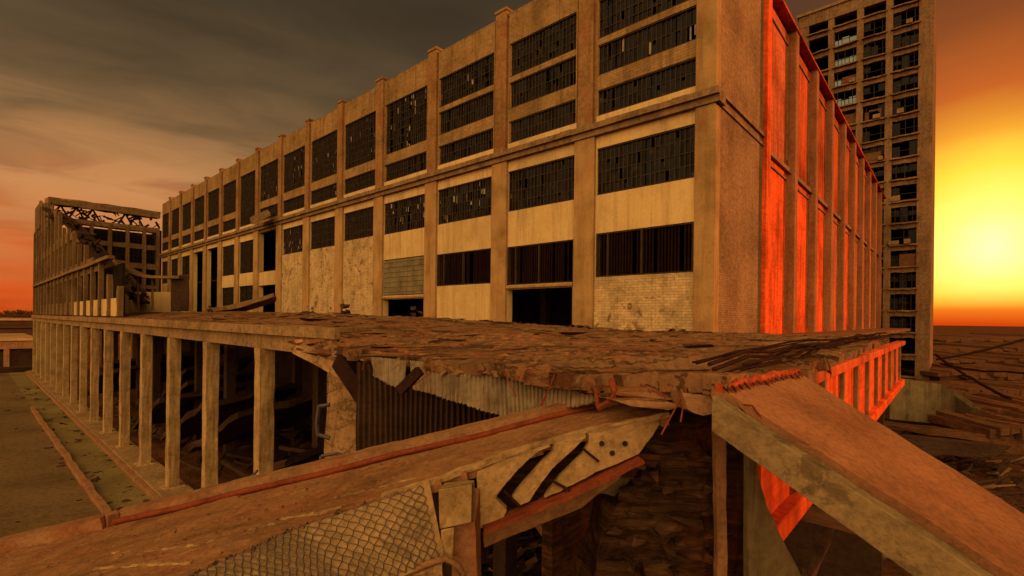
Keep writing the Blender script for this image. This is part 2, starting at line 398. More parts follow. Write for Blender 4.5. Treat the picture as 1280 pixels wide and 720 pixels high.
# --- right hand side wall
AS, NS = Vector((0, 1, 0)), Vector((1, 0, 0)); OS = W(10.5, 0, 0)
def sb(bm, a0, a1, n0, n1, z0, z1): fbox(bm, AS, NS, OS, a0, a1, n0, n1, z0, z1)
bm = B(); sb(bm, 29.53, 39.2, -1.0, -.003, -2, 25.2); part('side_brick_bay', bm, m_brick, bld, label='plain tan brick end bay')
bm = B(); sb(bm, 29.5, 39.2, -.4, .1, 12.95, 13.15); sb(bm, 29.5, 39.2, -.4, .16, 13.6, 13.85); part('side_string_course', bm, m_corn, bld)
sv = [39.2+8.7*i for i in range(10)] + [125]
for i in range(10):
    v0, v1 = sv[i], sv[i+1]
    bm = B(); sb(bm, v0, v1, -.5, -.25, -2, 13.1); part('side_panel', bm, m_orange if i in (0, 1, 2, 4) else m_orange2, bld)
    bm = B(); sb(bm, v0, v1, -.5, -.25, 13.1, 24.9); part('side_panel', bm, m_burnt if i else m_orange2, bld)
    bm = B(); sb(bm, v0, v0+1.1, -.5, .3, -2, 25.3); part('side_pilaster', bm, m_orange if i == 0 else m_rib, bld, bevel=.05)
    bm = B()
    sb(bm, v0+1.1, v1, -.25, .02, 12.9, 13.25)
    for z0, z1 in ((-.6, 12.2), (13.9, 23.8)):
        sb(bm, v0+1.7, v1-.6, -.25, -.14, z1, z1+.16)
        sb(bm, v0+1.7, v0+1.86, -.25, -.14, z0, z1); sb(bm, v1-.76, v1-.6, -.25, -.14, z0, z1)
    part('side_moulding', bm, m_corn if i % 2 else m_brick, bld)
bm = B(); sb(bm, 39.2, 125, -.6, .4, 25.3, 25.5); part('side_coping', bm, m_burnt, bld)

# ================================================================= RUINED WING (left end)
wing = root('ruined_wing', 'collapsed far wing with open roof truss at the left end of the factory', 'building', W(148, 20, G))
AW, NW = Vector((0, 1, 0)), Vector((1, 0, 0)); OW = W(134, 0, 0)
def wb(bm, a0, a1, n0, n1, z0, z1): fbox(bm, AW, NW, OW, a0, a1, n0, n1, z0, z1)
bm = B()
wb(bm, 10.9, 29.4, -2.2, 0, 22.0, 23.4); rough(bm, 7, .2, .6); part('roof_beam', bm, m_corn, wing)
bm = B(); wb(bm, 10.9, 29.4, -2, -.1, 18.6, 19.6); rough(bm, 6, .18, .6); part('roof_beam', bm, m_corn, wing)
for i, v in enumerate((11.2, 14.6, 17.6, 20.6, 23.6, 26.6, 29.1)):
    bm = B(); wb(bm, v-.3, v+.3, -.8, .1, -2, 19.3)
    rough(bm, 5, .08, .8); part('frame_post', bm, m_wing, wing)
for z0, z1 in ((-2, 3.2), (5.8, 6.6), (10.2, 11.4), (14.6, 15.6)):
    bm = B(); wb(bm, 17 if z0 > 0 else 20, 29.3, -.7, -.1, z0, z1)
    rough(bm, 5, .12, .8); part('floor_beam', bm, m_wing, wing)
for j, (z0, z1) in enumerate(((15.6, 19.3), (11.4, 14.6), (6.6, 10.2), (3.2, 5.8))):
    for i, v in enumerate((20.6, 23.6, 26.6)):
        bm = B()
        for q in range(4): wb(bm, v+.3+q*.8, v+.36+q*.8, -.5, -.42, z0, z1)
        wb(bm, v+.3, v+2.6, -.5, -.42, (z0+z1)/2, (z0+z1)/2+.08)
        part('window', bm, m_steel, wing)
bm = B(); ubox(bm, 141, 141.3, 17, 29.4, -2, 19); ubox(bm, 134.8, 160, 12, 29.4, -2, -1.5); ubox(bm, 134.9, 141, 17.5, 29.4, 10.6, 11); ubox(bm, 134.9, 141, 17.5, 29.4, 5.9, 6.2); ubox(bm, 134.2, 160, 29.45, 29.8, -2, 19.2)
part('inner_wall', bm, m_dark, wing)
bm = B()     # twisted truss in the open attic
for i in range(60):
    v = ru(11.5, 29); z = ru(19.4, 22)
    bar(bm, W(134.6+ru(0, .8), v, z), W(134.6+ru(0, .8), v+ru(-1.8, 1.8), z+ru(-1.4, 1.2)), ru(.12, .4))
for v in (11.5, 14, 16.5, 22, 24):
    bar(bm, W(135, v, 19.5), W(135, v+1.3, 22.1), .35); bar(bm, W(135, v+2.6, 19.5), W(135, v+1.3, 22.1), .3)
part('roof_truss', bm, m_rustd, wing)
# outer wall on the column line, its top broken off in a slope
VC = 10.9
def top_px(px):
    pts = [(30, 250), (58, 250), (73, 268), (89, 290), (105, 308), (125, 326), (150, 343), (158, 352), (166, 385), (400, 390)]
    for (x0, y0), (x1, y1) in zip(pts, pts[1:]):
        if px <= x1: return y0+(y1-y0)*(px-x0)/(x1-x0)
def cam_of(p):
    q = Vector(p)-EYE; d = q.dot(HV); x = q.dot(RV)/d*F
    return 640+x, d
def ztop(u):
    px, d = cam_of(W(u, VC, 0)); y = top_px(px)
    return (HY-y+ROLL*(px-640))*d/F
step = 5.6; u = 66.0; k = 0
while u < 161:
    zt = min(24.8, ztop(u))
    if zt > 1:
        bm = B(); fbox(bm, AF, NF, W(0, VC, 0), u-.42, u+.42, -.35, .1, -.2, zt+ru(-1.4, .5))
        rough(bm, 3, .07, 1); part('outer_pilaster', bm, m_wing, wing)
        z1 = min(24, (zt+ztop(min(160, u+step)))/2)-.4
        bm = B()
        q0, q1 = u+.42, u+step-.42
        fbox(bm, AF, NF, W(0, VC, 0), q0, q1, -.35, -.15, -.2, min(1.8, z1)); part('outer_wall', bm, m_wall if k < 6 else m_wing, wing); bm = B()
        if z1 > 6:
            bm = B(); fbox(bm, AF, NF, W(0, VC, 0), q0, q1, -.35, -.15, 5.4, min(z1, 7.4)); part('outer_wall', bm, m_wing, wing)
        if z1 > 12:
            bm = B(); fbox(bm, AF, NF, W(0, VC, 0), q0, q1, -.35, -.15, 11.6, min(z1, 13.2)); part('outer_wall', bm, m_wing, wing)
        if z1 > 18:
            bm = B(); fbox(bm, AF, NF, W(0, VC, 0), q0, q1, -.35, -.15, 17.6, z1); part('outer_wall', bm, m_wing, wing)
    u += step; k += 1
bm = B(); fbox(bm, AF, NF, W(0, VC, 0), 70, 161, -.3, .35, 6.2, 6.6); rough(bm, 5, .08, .8); part('outer_ledge', bm, m_corn, wing)
bm = B(); ubox(bm, 72, 160.6, VC+1.3, VC+1.6, -.2, 6); ubox(bm, 112, 160.6, VC+1.3, VC+1.6, 6, 11); ubox(bm, 132, 160.6, VC+1.3, VC+1.6, 11, 19); part('inner_partition', bm, m_dark, wing)
bm = B(); fbox(bm, AW, NW, W(161, 0, 0), 10.7, 29.4, -.6, 0, -2, 19); fbox(bm, AF, NF, W(0, VC, 0), 150, 161, -.3, .05, 19, 24.6)
part('end_wall', bm, m_wing, wing)
# fallen floors and trusses spilling down to the right
def broken_slab(name, pts, th, mat, label, cat, group=None, cuts=6, amp=.06, freq=1.2, seed=0):
    bm = B(); prism(bm, pts, th if isinstance(th, Vector) else Vector((0, 0, -th)))
    rough(bm, cuts, amp, freq, seed); return solo(name, bm, mat, label, cat, group)
bm = B()
spine = [(62, 262, 96), (85, 275, 92), (105, 295, 86), (125, 318, 80), (145, 338, 74), (162, 356, 69), (178, 372, 66)]
for a, b in zip(spine, spine[1:]):
    bar(bm, P(*a), P(*b), 2.2, .5)
    bar(bm, P(a[0]+4, a[1]+9, a[2]-2), P(b[0]+2, b[1]+7, b[2]-2), 1.2, .35)
for i in range(90):
    t = rnd()*5.999; a, b = spine[int(t)], spine[int(t)+1]; f = t % 1
    x, y, d = (a[j]+(b[j]-a[j])*f for j in range(3))
    l = ru(3, 14); an = ru(-2.6, .6)
    bar(bm, P(x+ru(-4, 4), y+ru(-5, 7), d+ru(-4, 2)), P(x+l*math.cos(an), y-l*math.sin(an)*.8, d+ru(-4, 4)), ru(.12, .5), ru(.1, .5))
rough(bm, 1, .15, .6); solo('collapsed_floor', bm, m_dark2, 'tangled collapsed floor sloping down from the broken top of the far wing', 'collapsed floor')
bm = B()
cv = [(148, 326), (153, 332), (165, 339), (178, 344), (192, 346.5), (210, 347), (229, 347)]
for a, b in zip(cv, cv[1:]): bar(bm, P(a[0], a[1], 60), P(b[0], b[1], 60), 1.6, .32)
for x in (150, 172, 190, 222): bar(bm, P(x, 346, 60.5), P(x+1, 388, 61), .22)
solo('sagging_walkway', bm, m_wing, 'thin pale walkway slab sagging in a curve in front of the far wing', 'walkway')
for (x0, y0, x1, y1, d, lb) in ((166, 347, 213, 390, 66, 'pale infill wall under the sagging walkway, right of the dark doorway'),):
    bm = B(); hexa(bm, [P(x0, y1, d), P(x1, y1, d), P(x1, y1, d+.5), P(x0, y1, d+.5)], [P(x0, y0+18, d), P(x1, y0+18, d), P(x1, y0+18, d+.5), P(x0, y0+18, d+.5)])
    rough(bm, 4, .05, 1); solo('infill_wall', bm, m_wall, lb, 'wall')
bm = B(); hexa(bm, [P(214, 389, 60), P(236, 389, 60), P(236, 389, 63), P(214, 389, 63)], [P(214, 345, 60), P(236, 343, 60), P(236, 343, 63), P(214, 345, 63)])
rough(bm, 4, .08, 1); solo('stair_shed', bm, m_dark2, 'dark boxy shed under the right end of the sagging walkway', 'shed')

# ================================================================= TOWER
VT = 130.; OT = W(0, VT, 0)
def tb(bm, a0, a1, n0, n1, z0, z1): fbox(bm, AF, NF, OT, a0, a1, n0, n1, z0, z1)
tower = root('tower_block', 'tall weathered concrete tower with grid of dark windows behind the factory', 'tower', W(15, VT, G))
colsW = [(5.5, 9.7), (10.9, 14.8), (16.0, 20.2), (21.3, 25.2)]
piers = [(3.2, 5.5), (9.7, 10.9), (14.8, 16.0), (20.2, 21.3), (25.2, 27.2)]
for i, (a, b) in enumerate(piers):
    bm = B(); tb(bm, a, b, -1.2, 0, G, 71.5 if i else 72); rough(bm, 12, .08, .5, i); part('pier', bm, m_tower, tower)
FH = 4.55; floors = [G+2.2+FH*i for i in range(20)]
for j, z in enumerate(floors):
    if z > 68: break
    bm = B()
    for (a, b) in colsW:
        tb(bm, a, b, -1.1, -.25, z-.3, z+.62)
        tb(bm, a-.3, b+.3, -.9, .35+.15*rnd(), z+.6+.004*j, z+.92)
        if j % 2: tb(bm, a, b, -1.0, -.1, z-.31, z-.2)
    rough(bm, 5, .16, .9, j); part('floor_band', bm, m_tower, tower)
nwin = 0
for j, z in enumerate(floors):
    if z+FH > 69.5 or z < -4: continue
    for i, (a, b) in enumerate(colsW[:3]):
        if i == 2 and z < 30 or i == 1 and z < 0: continue
        fr = B(); z0, z1 = z+.92, z+FH-.3
        for q in range(3):
            x = a+(b-a)*(q+.5)/3+ru(-.1, .1)
            if rnd() > .3: tb(fr, x-.06, x+.06, -.7, -.58, z0, z1)
        tb(fr, a, b, -.7, -.58, z0+(z1-z0)*.45, z0+(z1-z0)*.45+.1)
        w = part('window', fr, m_steel, tower)
        gl = B(); teal = (i == 2 and z > 42)
        for q in range(3):
            if rnd() < .45 and not teal: continue
            x0 = a+(b-a)*q/3+.06; x1 = a+(b-a)*(q+1)/3-.06; h0 = z0 if rnd() < .5 or teal else (z0+z1)/2; h1 = z1-(ru(1.3, 1.9) if teal else ru(0, 1.))
            if h1 <= h0: continue
            gl.faces.new([gl.verts.new(OT+AF*x+NF*(-.64+ru(-.03, .03))+Vector((0, 0, zz))) for x, zz in ((x0, h0), (x1, h0), (x1, h1), (x0, h1))])
        if len(gl.faces): part('pane', gl, m_teal if teal else m_glass, w)
for q in range(26):
    j = random.randrange(3, 17); z = floors[j]; a, b = colsW[random.randrange(3)]
    if a == 16.0 and z < 30: continue
    bm = B()
    if rnd() < .5: tb(bm, a+ru(0, 1.6), b-ru(0, 1.6), -.56, -.5, z+.63, z+FH-.3-ru(0, 1.8)); part('window_board', bm, m_mound if rnd() < .5 else m_shut, tower)
    else:
        x = ru(a, b-1.); tb(bm, x, x+ru(.8, 1.8), -.2, ru(.5, .9), z+.93, z+ru(1.5, 2.2)); part('balcony_box', bm, m_corn, tower, bevel=.05)
for q in range(14):
    x = ru(5, 26); bm = B(); tube(bm, [OT+AF*x+Vector((0, 0, 71.6)), OT+AF*(x+ru(-.5, .5))+Vector((0, 0, 71.6+ru(.6, 2.6)))], .08, 5); part('roof_stub', bm, m_rustd, tower)
bm = B(); tb(bm, 5.9, 27.2, -1.3, .1, 68.6, 71.2); rough(bm, 10, .1, .5); part('parapet', bm, m_tower, tower)
bm = B(); tb(bm, 3.0, 27.6, -1.6, .45, 71.2, 71.8); part('coping', bm, m_corn, tower)
bm = B()
for z in floors:
    if z < 70: tb(bm, 3.4, 27, -20, -1.1, z, z+.3)
tb(bm, 3.4, 27, -8.5, -8, G, 70)
part('interior_floor', bm, m_dark, tower)
bm = B(); tb(bm, 3.2, 3.7, -22, -1.2, G, 71.1); tb(bm, 26.7, 27.2, -22, -1.2, G, 71.1); tb(bm, 3.7, 26.7, -22, -21.5, G, 71.1); tb(bm, 3.7, 26.7, -21.5, -1.3, 70.7, 71.)
part('side_wall', bm, m_tower, tower)

# ================================================================= RAISED DECK
deck = root('raised_deck', 'cracked raised concrete deck on tall columns in front of the factory', 'deck', W(30, 20, G))
def sm(a, b, x):
    t = max(0, min(1, (x-a)/(b-a))); return t*t*(3-2*t)
def deck_z(u, v):
    z = -.72 + .75*sm(10, 34, u)*sm(9, 19, v)*(1-.5*sm(24, 30, v)) + .42*sm(26, 60, u)
    if u > 60: z += -.1
    z -= .22*(1-sm(6, 14, v))*sm(1, 10, u)*(1-sm(16, 19, u))
    amp = 1-.6*sm(30, 60, u)
    q = Vector((u, v, 0))
    z += amp*(.10*noise.noise(q*.25) + .05*noise.noise(q*.9) + .035*noise.noise(q*2.6))
    x = -.7447*u+.6678*v; d = .6674*u+.7443*v
    r = noise.noise(Vector((x*.22, d*.8, 4)))+.3*noise.noise(Vector((x*.9, d*2.2, 4)))
    z += amp*(.05*sm(.1, .16, r) - .09*sm(.22, .3, -r)) - .10*sm(.3, .5, noise.noise(Vector((x*.5, d*.5, 9))))
    return z
# front edge of the hole that has broken away, in camera pixels at deck level -> plan polygon (u,v)
def plan(px, py, z):
    d = -z*F/(py-(HY+ROLL*(px-640))); p = P(px, py, d); return (-p.x, p.y)
edge_px = [(1003, 476, -.86), (985, 474, -.84), (960, 480, -.86), (930, 489, -.88), (903, 500, -.9), (850, 489, -.9), (800, 483, -.9), (745, 479, -.92), (690, 472, -.93), (640, 464, -.95),
           (600, 458, -.95), (560, 455, -.97), (520, 451, -1.), (480, 447, -1.02), (455, 444, -1.02), (425, 437, -1.03)]
edge = [plan(*e) for e in edge_px]
poly = edge + [(19.0, 10.6), (30, 10.6), (62, 10.6), (161, 10.6), (161, 32), (3.2, 32.), (2.2, 28)]
def inside(pt, poly):
    x, y = pt; c = False; n = len(poly)
    for i in range(n):
        x0, y0 = poly[i]; x1, y1 = poly[(i+1) % n]
        if (y0 > y) != (y1 > y) and x < (x1-x0)*(y-y0)/(y1-y0)+x0: c = not c
    return c
print('EDGE', [(round(a, 1), round(b, 1)) for a, b in edge])
def grid_patch(us, vs_, th):
    bm = B(); V = {}
    def gv(i, j):
        if (i, j) not in V: V[i, j] = bm.verts.new(W(us[i], vs_[j], deck_z(us[i], vs_[j])))
        return V[i, j]
    for i in range(len(us)-1):
        for j in range(len(vs_)-1):
            cu, cv_ = (us[i]+us[i+1])/2, (vs_[j]+vs_[j+1])/2
            jit = .12
            if inside((cu+jit*noise.noise(Vector((cu*2, cv_*2, 1))), cv_+jit*noise.noise(Vector((cu*2, cv_*2, 5)))), poly):
                bm.faces.new((gv(i, j), gv(i+1, j), gv(i+1, j+1), gv(i, j+1)))
    return bm
us = []; u = -1.0
while u < 161: us.append(u); u += .16 if u < 14 else (.3 if u < 30 else (.6 if u < 60 else 2))
vv = []; v = 3.0
while v < 32.2: vv.append(v); v += .16 if v < 12 else .3
bm = grid_patch(us, vv, .5)
o = part('deck_slab', bm, m_deck, deck)
md = o.modifiers.new('Solid', 'SOLIDIFY'); md.thickness = .24; md.offset = -1
if o.data.polygons[0].normal.z < 0: md.offset = 1
bm = B(); ubox(bm, 6.0, 10.2, 32, 125, -1.4, -.95); part('side_deck_slab', bm, m_deck, deck)
# edge beam + slab nosing along the column line
bm = B()
for j in range(70):
    a0 = 19.4+(161-19.4)*j/70; a1 = 19.4+(161-19.4)*(j+1)/70; z = deck_z((a0+a1)/2, 11)*.3-.28
    fbox(bm, AF, NF, W(0, 10.9, 0), a0, a1, -.6, .45+.04*rnd(), -.95, z)
part('slab_nosing', bm, m_deckb, deck)
bm = B(); fbox(bm, AF, NF, W(0, 10.9, 0), 19.8, 161, -.7, .15, -1.75, -.95); rough(bm, 0); part('edge_beam', bm, m_deckb, deck)
for k in range(16):
    u = 28+8.72*k
    if u > 161: break
    bm = B(); fbox(bm, AF, NF, W(0, 10.9, 0), u-.4, u+.4, -.45, .3, G+.6, -1.75)
    fbox(bm, AF, NF, W(0, 10.9, 0), u-.75, u+.75, -.8, .6, G, G+.6)
    if k < 7: rough(bm, 11, .055, 1.7, k*3)
    part('column', bm, m_col, deck, bevel=0 if k < 7 else .04)
for r_, v in enumerate((17, 23.5)):
    for k in range(12):
        u = 15.5+9*k
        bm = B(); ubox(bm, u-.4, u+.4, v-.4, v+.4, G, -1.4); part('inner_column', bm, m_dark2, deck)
bm = B(); ubox(bm, 2.4, 161, 29.6, 30, G, -.9); part('back_wall', bm, m_dark2, deck)  # under-deck shade put into the dark brown of wall, columns and beams
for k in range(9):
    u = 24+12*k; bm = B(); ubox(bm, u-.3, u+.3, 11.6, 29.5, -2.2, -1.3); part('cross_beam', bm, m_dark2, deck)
bm = B(); ubox(bm, 26, 162, 9.9, 11.9, G, G+.55); part('plinth', bm, m_deckb, deck)
bm = B(); ubox(bm, 26, 162, 9.55, 9.85, G, G+.35); solo('edge_kerb', bm, m_kerb, 'long low kerb running along the foot of the deck columns', 'kerb')
# torn reinforcement sticking down from the broken edge
bm = B()     # thick broken lip of the deck front
for i in range(len(edge_px)-1):
    a, b = edge_px[i], edge_px[i+1]
    for q in range(5):
        t = (q+rnd()*.6)/5; x = a[0]+(b[0]-a[0])*t; y = a[1]+(b[1]-a[1])*t; z = a[2]+(b[2]-a[2])*t
        u, v = plan(x, y, z)
        rock(bm, W(u, v+.08, z-.08-.08*rnd()), ru(.07, .24), 9, .4)
for i in range(22):
    e = edge_px[3+i % 11]; p = P(e[0]+ru(-22, 22), e[1]+ru(0, 6), -e[2]*F/(e[1]-HY)); b2 = B()
    a1 = ru(.2, .7); tube(b2, [p+HV*.3, p, p-HV*a1*.4+RV*ru(-.2, .2)+Vector((0, 0, ru(-.1, .15))), p-HV*a1*.7+RV*ru(-.4, .4)+Vector((0, 0, -ru(.0, .5)))], .011, 5)
    solo('bent_rebar', b2, m_rust, 'rusty reinforcing bar curling out of the broken front edge of the deck', 'rebar', 'bent bars along the broken deck edge')
solo('edge_rubble', bm, m_rub, 'crumbled chunks along the broken front edge of the deck', 'rubble', kind='stuff')
# loose plates and debris across the deck
bm = B(); bd = B()
for i in range(300):
    u, v = ru(1.5, 46), ru(4, 29)
    if not inside((u, v), poly): continue
    d = cam_of(W(u, v, 0))[1]
    if d < 5: continue
    s = (.04+.3*rnd()**2.5)*(1+.03*d); tgt = bd if rnd() < .45 else bm
    R = Matrix.Rotation(math.radians(41.9)+ru(-.5, .5), 3, 'Z') @ Matrix.Diagonal(Vector((ru(1, 2.6), 1, 1))) @ Matrix.Rotation(ru(-.25, .25), 3, 'X')
    rock(tgt, W(u, v, deck_z(u, v)+.02), s, 7, ru(.12, .35), R)
solo('deck_rubble', bm, m_rub, 'brown rubble and broken plates strewn over the deck', 'rubble', kind='stuff')
solo('dark_rubble', bd, m_rubd, 'dark scorched rubble strewn over the deck', 'rubble', kind='stuff')
# rubble ridge at the foot of the facade
bm = B()
for i in range(260):
    u = ru(10, 60); rock(bm, W(u, VF-.7-ru(0, 1.2), deck_z(u, 28.6)+.05), ru(.1, .4), 7, .4)
solo('wall_foot_rubble', bm, m_rubd, 'dark rubble ridge heaped along the foot of the factory wall', 'rubble', kind='stuff')

# ---- side girder of the deck (orange), right
gird = root('side_girder', 'orange red panelled girder wall under the right edge of the deck', 'girder', W(1.8, 16, -3))
def gb(bm, a0, a1, n0, n1, z0, z1): fbox(bm, AS, NS, W(1.8, 0, 0), a0, a1, n0, n1, z0, z1)
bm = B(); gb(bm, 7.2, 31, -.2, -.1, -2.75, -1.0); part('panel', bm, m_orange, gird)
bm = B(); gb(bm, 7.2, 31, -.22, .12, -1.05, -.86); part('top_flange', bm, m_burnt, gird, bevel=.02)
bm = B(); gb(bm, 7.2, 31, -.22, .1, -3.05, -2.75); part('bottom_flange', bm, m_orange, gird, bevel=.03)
v = 9.0
while v < 31:
    bm = B(); gb(bm, v, v+.2, -.1, -.02, -2.75, -1.05); part('stiffener', bm, m_corn, gird, bevel=.01); v += 2.0+v*.02
# railings / cables lying along the right edge of the deck
for i in range(8):
    bm = B(); off = ru(0, .9)
    pts = []
    for q in range(15):
        v = 7.2+q*1.7; pts.append(W(2.0+off+.06*math.sin(v*.3+i)+ru(-.015, .015)+(v-7)*.02*(1-i*.25), v, deck_z(2+off, v)+.05+.025*i+.03*math.sin(v*.5+i*2)))
    tube(bm, pts, .016+.008*(i % 3), 6)
    solo('fallen_pipe', bm, m_rustd, 'rusty pipe lying with others along the right edge of the deck', 'pipe', 'fallen pipes along the right edge of the deck')

# ---- hanging corrugated sheets below the broken deck edge
def corrugated(name, c4, n, depth, mat, label, group=None, cut=None, seed=0):
    "ribbed sheet spanning TL,TR,BR,BL with vertical ribs"
    TL, TR, BR, BL = c4; bm = B(); nrm = (TR-TL).cross(BL-TL).normalized(); rows = 8; ring = []
    for i in range(n+1):
        t = i/n; a = TL.lerp(TR, t); b = BL.lerp(BR, t)
        off = depth*(.5+.5*math.sin(i*PI/2*1.0+.3)); col_ = []
        sg = ru(-.04, .04)
        for j in range(rows+1):
            s = j/rows; s2 = s*(1+ (sg if j == rows else 0))
            p = a.lerp(b, s2)+nrm*off + nrm*.12*noise.noise(Vector((t*6+seed, s*3, 2)))
            col_.append(bm.verts.new(p))
        ring.append(col_)
    for i in range(n):
        for j in range(rows): bm.faces.new((ring[i][j], ring[i+1][j], ring[i+1][j+1], ring[i][j+1]))
    o = solo(name, bm, mat, label, 'metal sheet', group)
    md = o.modifiers.new('S', 'SOLIDIFY'); md.thickness = .03
    return o
def interp(t, xs):
    for (x0, y0), (x1, y1) in zip(xs, xs[1:]):
        if t <= x1: return y0+(y1-y0)*(t-x0)/(x1-x0)
    return xs[-1][1]
def hanging(top, bot, dep, pitch, amp, mat, label, seed, tilt):
    x0, x1 = top[0][0], top[-1][0]; n = int((x1-x0)/pitch*4); bm = B(); ring = []
    for i in range(n+1):
        x = x0+(x1-x0)*i/n; yt = interp(x, top); yb = interp(x, bot)+ru(-1.2, 1.2); d = interp(x, dep)
        off = amp*math.sin(i*PI/2+.4); c = []
        for j in range(9):
            t = j/8; q = P(x+3*t*math.sin(x*.05+seed), yt+(yb-yt)*t, d-tilt*t)
            c.append(bm.verts.new(q+HV*(off+.10*noise.noise(Vector((x*.03, t*2, seed))))))
        ring.append(c)
    for i in range(n):
        for j in range(8): bm.faces.new((ring[i][j], ring[i+1][j], ring[i+1][j+1], ring[i][j+1]))
    o = solo('corrugated_sheet', bm, mat, label, 'metal sheet'); md = o.modifiers.new('S', 'SOLIDIFY'); md.thickness = .02
hanging([(512, 451), (560, 455), (746, 476)], [(512, 488), (540, 492), (600, 512), (640, 524), (700, 513), (746, 502)], [(512, 11.5), (640, 9.2), (746, 7.6)], 5.2, .035, m_corr,
        'large ribbed metal sheet hanging lit under the broken deck edge', 1, .5)
hanging([(464, 446), (508, 451)], [(464, 470), (486, 480), (508, 486)], [(464, 12.2), (508, 11.4)], 5.5, .04, m_corr,
        'small ribbed metal sheet at the left of the large hanging one', 4, .4)
hanging([(445, 452), (740, 495)], [(445, 590), (740, 560)], [(445, 13.2), (740, 11.)], 6.5, .05, m_dark2,  # shade below the deck edge put into this sheet's dark colour
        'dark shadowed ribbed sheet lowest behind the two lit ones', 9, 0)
# cracked pier + leaning beams
bm = B()
prism(bm, [P(409, 462, 20.5), P(418, 452, 20.5), P(436, 456, 20.5), P(462, 490, 20.5), P(500, 556, 20.5), P(540, 640, 20.5), P(560, 760, 20.5), P(398, 760, 20.5), P(404, 600, 20.5)], HV*2.2)
rough(bm, 7, .12, .9); solo('cracked_pier', bm, m_pier, 'broad cracked pale pier carrying the torn corner of the deck', 'pier')
def beam(name, a, b, w, h, mat, label, cat='beam', group=None, amp=.03, tw=0):
    bm = B(); bar(bm, a, b, w, h, twist=tw); rough(bm, 5, amp, 2, a[0]); return solo(name, bm, mat, label, cat, group)
beam('leaning_beam', P(428, 448, 17), P(560, 640, 14), .55, .7, m_rustd, 'dark steel beam leaning diagonally across the cracked pier')
beam('leaning_beam', P(372, 434, 19), P(436, 468, 18), .35, .45, m_pier, 'short pale broken beam hanging at the torn left corner of the deck')
beam('leaning_beam', P(524, 463, 9.6), P(500, 488, 9.8), .12, .18, m_rustd, 'short dark strut between the two hanging ribbed sheets')
bm = B()
for i in range(60):
    x, y = ru(370, 470), ru(428, 446); rock(bm, P(x, y+(470-x)*-.02, ru(17, 20)), ru(.12, .42), 7, .5)
solo('torn_corner_rubble', bm, m_rub, 'crumbling rubble at the torn left corner of the deck', 'rubble', kind='stuff')
bm = B(); tube(bm, [P(399, 506, 20), P(396, 530, 20), P(398, 545, 20)], .09, 6); tube(bm, [P(399, 508, 20), P(412, 506, 20)], .09, 6); tube(bm, [P(398, 543, 20), P(412, 548, 20)], .09, 6)
solo('drain_pipe', bm, m_wire, 'bent pale drain pipe bracket on the left of the cracked pier', 'pipe')
bm = B(); tube(bm, [P(402, 570, 19), P(401, 585, 19), P(396, 592, 19), P(385, 594, 19)], .1, 6); tube(bm, [P(402, 570, 19), P(420, 567, 19), P(450, 575, 18)], .07, 6)
solo('drain_pipe', bm, m_wire, 'pale hooked pipe at the foot of the cracked pier', 'pipe')
bm = B(); tube(bm, sag(P(272, 611, 24), P(322, 588, 24), .35), .06, 6)
solo('hanging_cable', bm, m_wire, 'pale cable curving between two columns under the deck', 'cable')
# collapsed floors lying in the dark under the deck
for i in range(11):
    u0 = 22+i*7.2; v = ru(14, 22); z = G+ru(1, 5)
    bm = B(); prism(bm, [W(u0, v-3, z+4.5), W(u0+9, v-3.6, z+ru(-.5, 1.5)), W(u0+9, v+5, z+1.5), W(u0, v+5, z+5.5)], Vector((0, 0, -.5)))
    rough(bm, 6, .25, .7, i)
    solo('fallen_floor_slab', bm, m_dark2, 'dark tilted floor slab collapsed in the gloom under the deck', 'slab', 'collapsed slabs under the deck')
bm = B()
for i in range(420):
    u, v = ru(14, 90), ru(12.5, 28); z = G+ru(.2, 4.5)*(1-abs(v-20)/10)+.2
    if rnd() < .5: rock(bm, W(u, v, z), ru(.3, 1.1), 7, .4)
    else: bar(bm, W(u, v, z), W(u+ru(-4, 4), v+ru(-2, 2), z+ru(-.8, 1.4)), ru(.1, .3))
solo('under_deck_debris', bm, m_dark2, 'heaped dark debris on the floor below the deck', 'debris', kind='stuff')

# fallen slabs on the facade (left part)
broken_slab('fallen_slab', [P(256, 386, 56), P(300, 379, 56), P(342, 366, 56), P(346, 372, 58), P(300, 386, 58), P(262, 388, 57)], .5, m_wing,
            'long pale slab leaning against the foot of the factory wall near the dark openings', 'slab', cuts=3, amp=.1)
broken_slab('fallen_slab', [P(312, 272, 71), P(334, 262, 71), P(338, 266, 68), P(316, 277, 68)], .4, m_wing,
            'small slab jutting out from the string course above the tall dark opening', 'slab', cuts=3, amp=.1)
for i, (x, y) in enumerate(((432, 383), (520, 386), (262, 384), (388, 385))):
    bm = B(); p = P(x, y, 30 if x > 400 else 45); 
    for q in range(6): rock(bm, p+Vector((ru(-.3, .3), ru(-.3, .3), ru(-.4, .1))), ru(.15, .4), 7, .6)
    solo('rubble_chunk', bm, m_rubd, ['small dark chunk of debris on the deck in front of the rough brick panel',
        'dark chunk of debris on the deck below the roller shutter bay', 'dark chunk of debris beside the long leaning slab', 'dark chunk of debris on the deck left of the brick panels'][i], 'rubble')

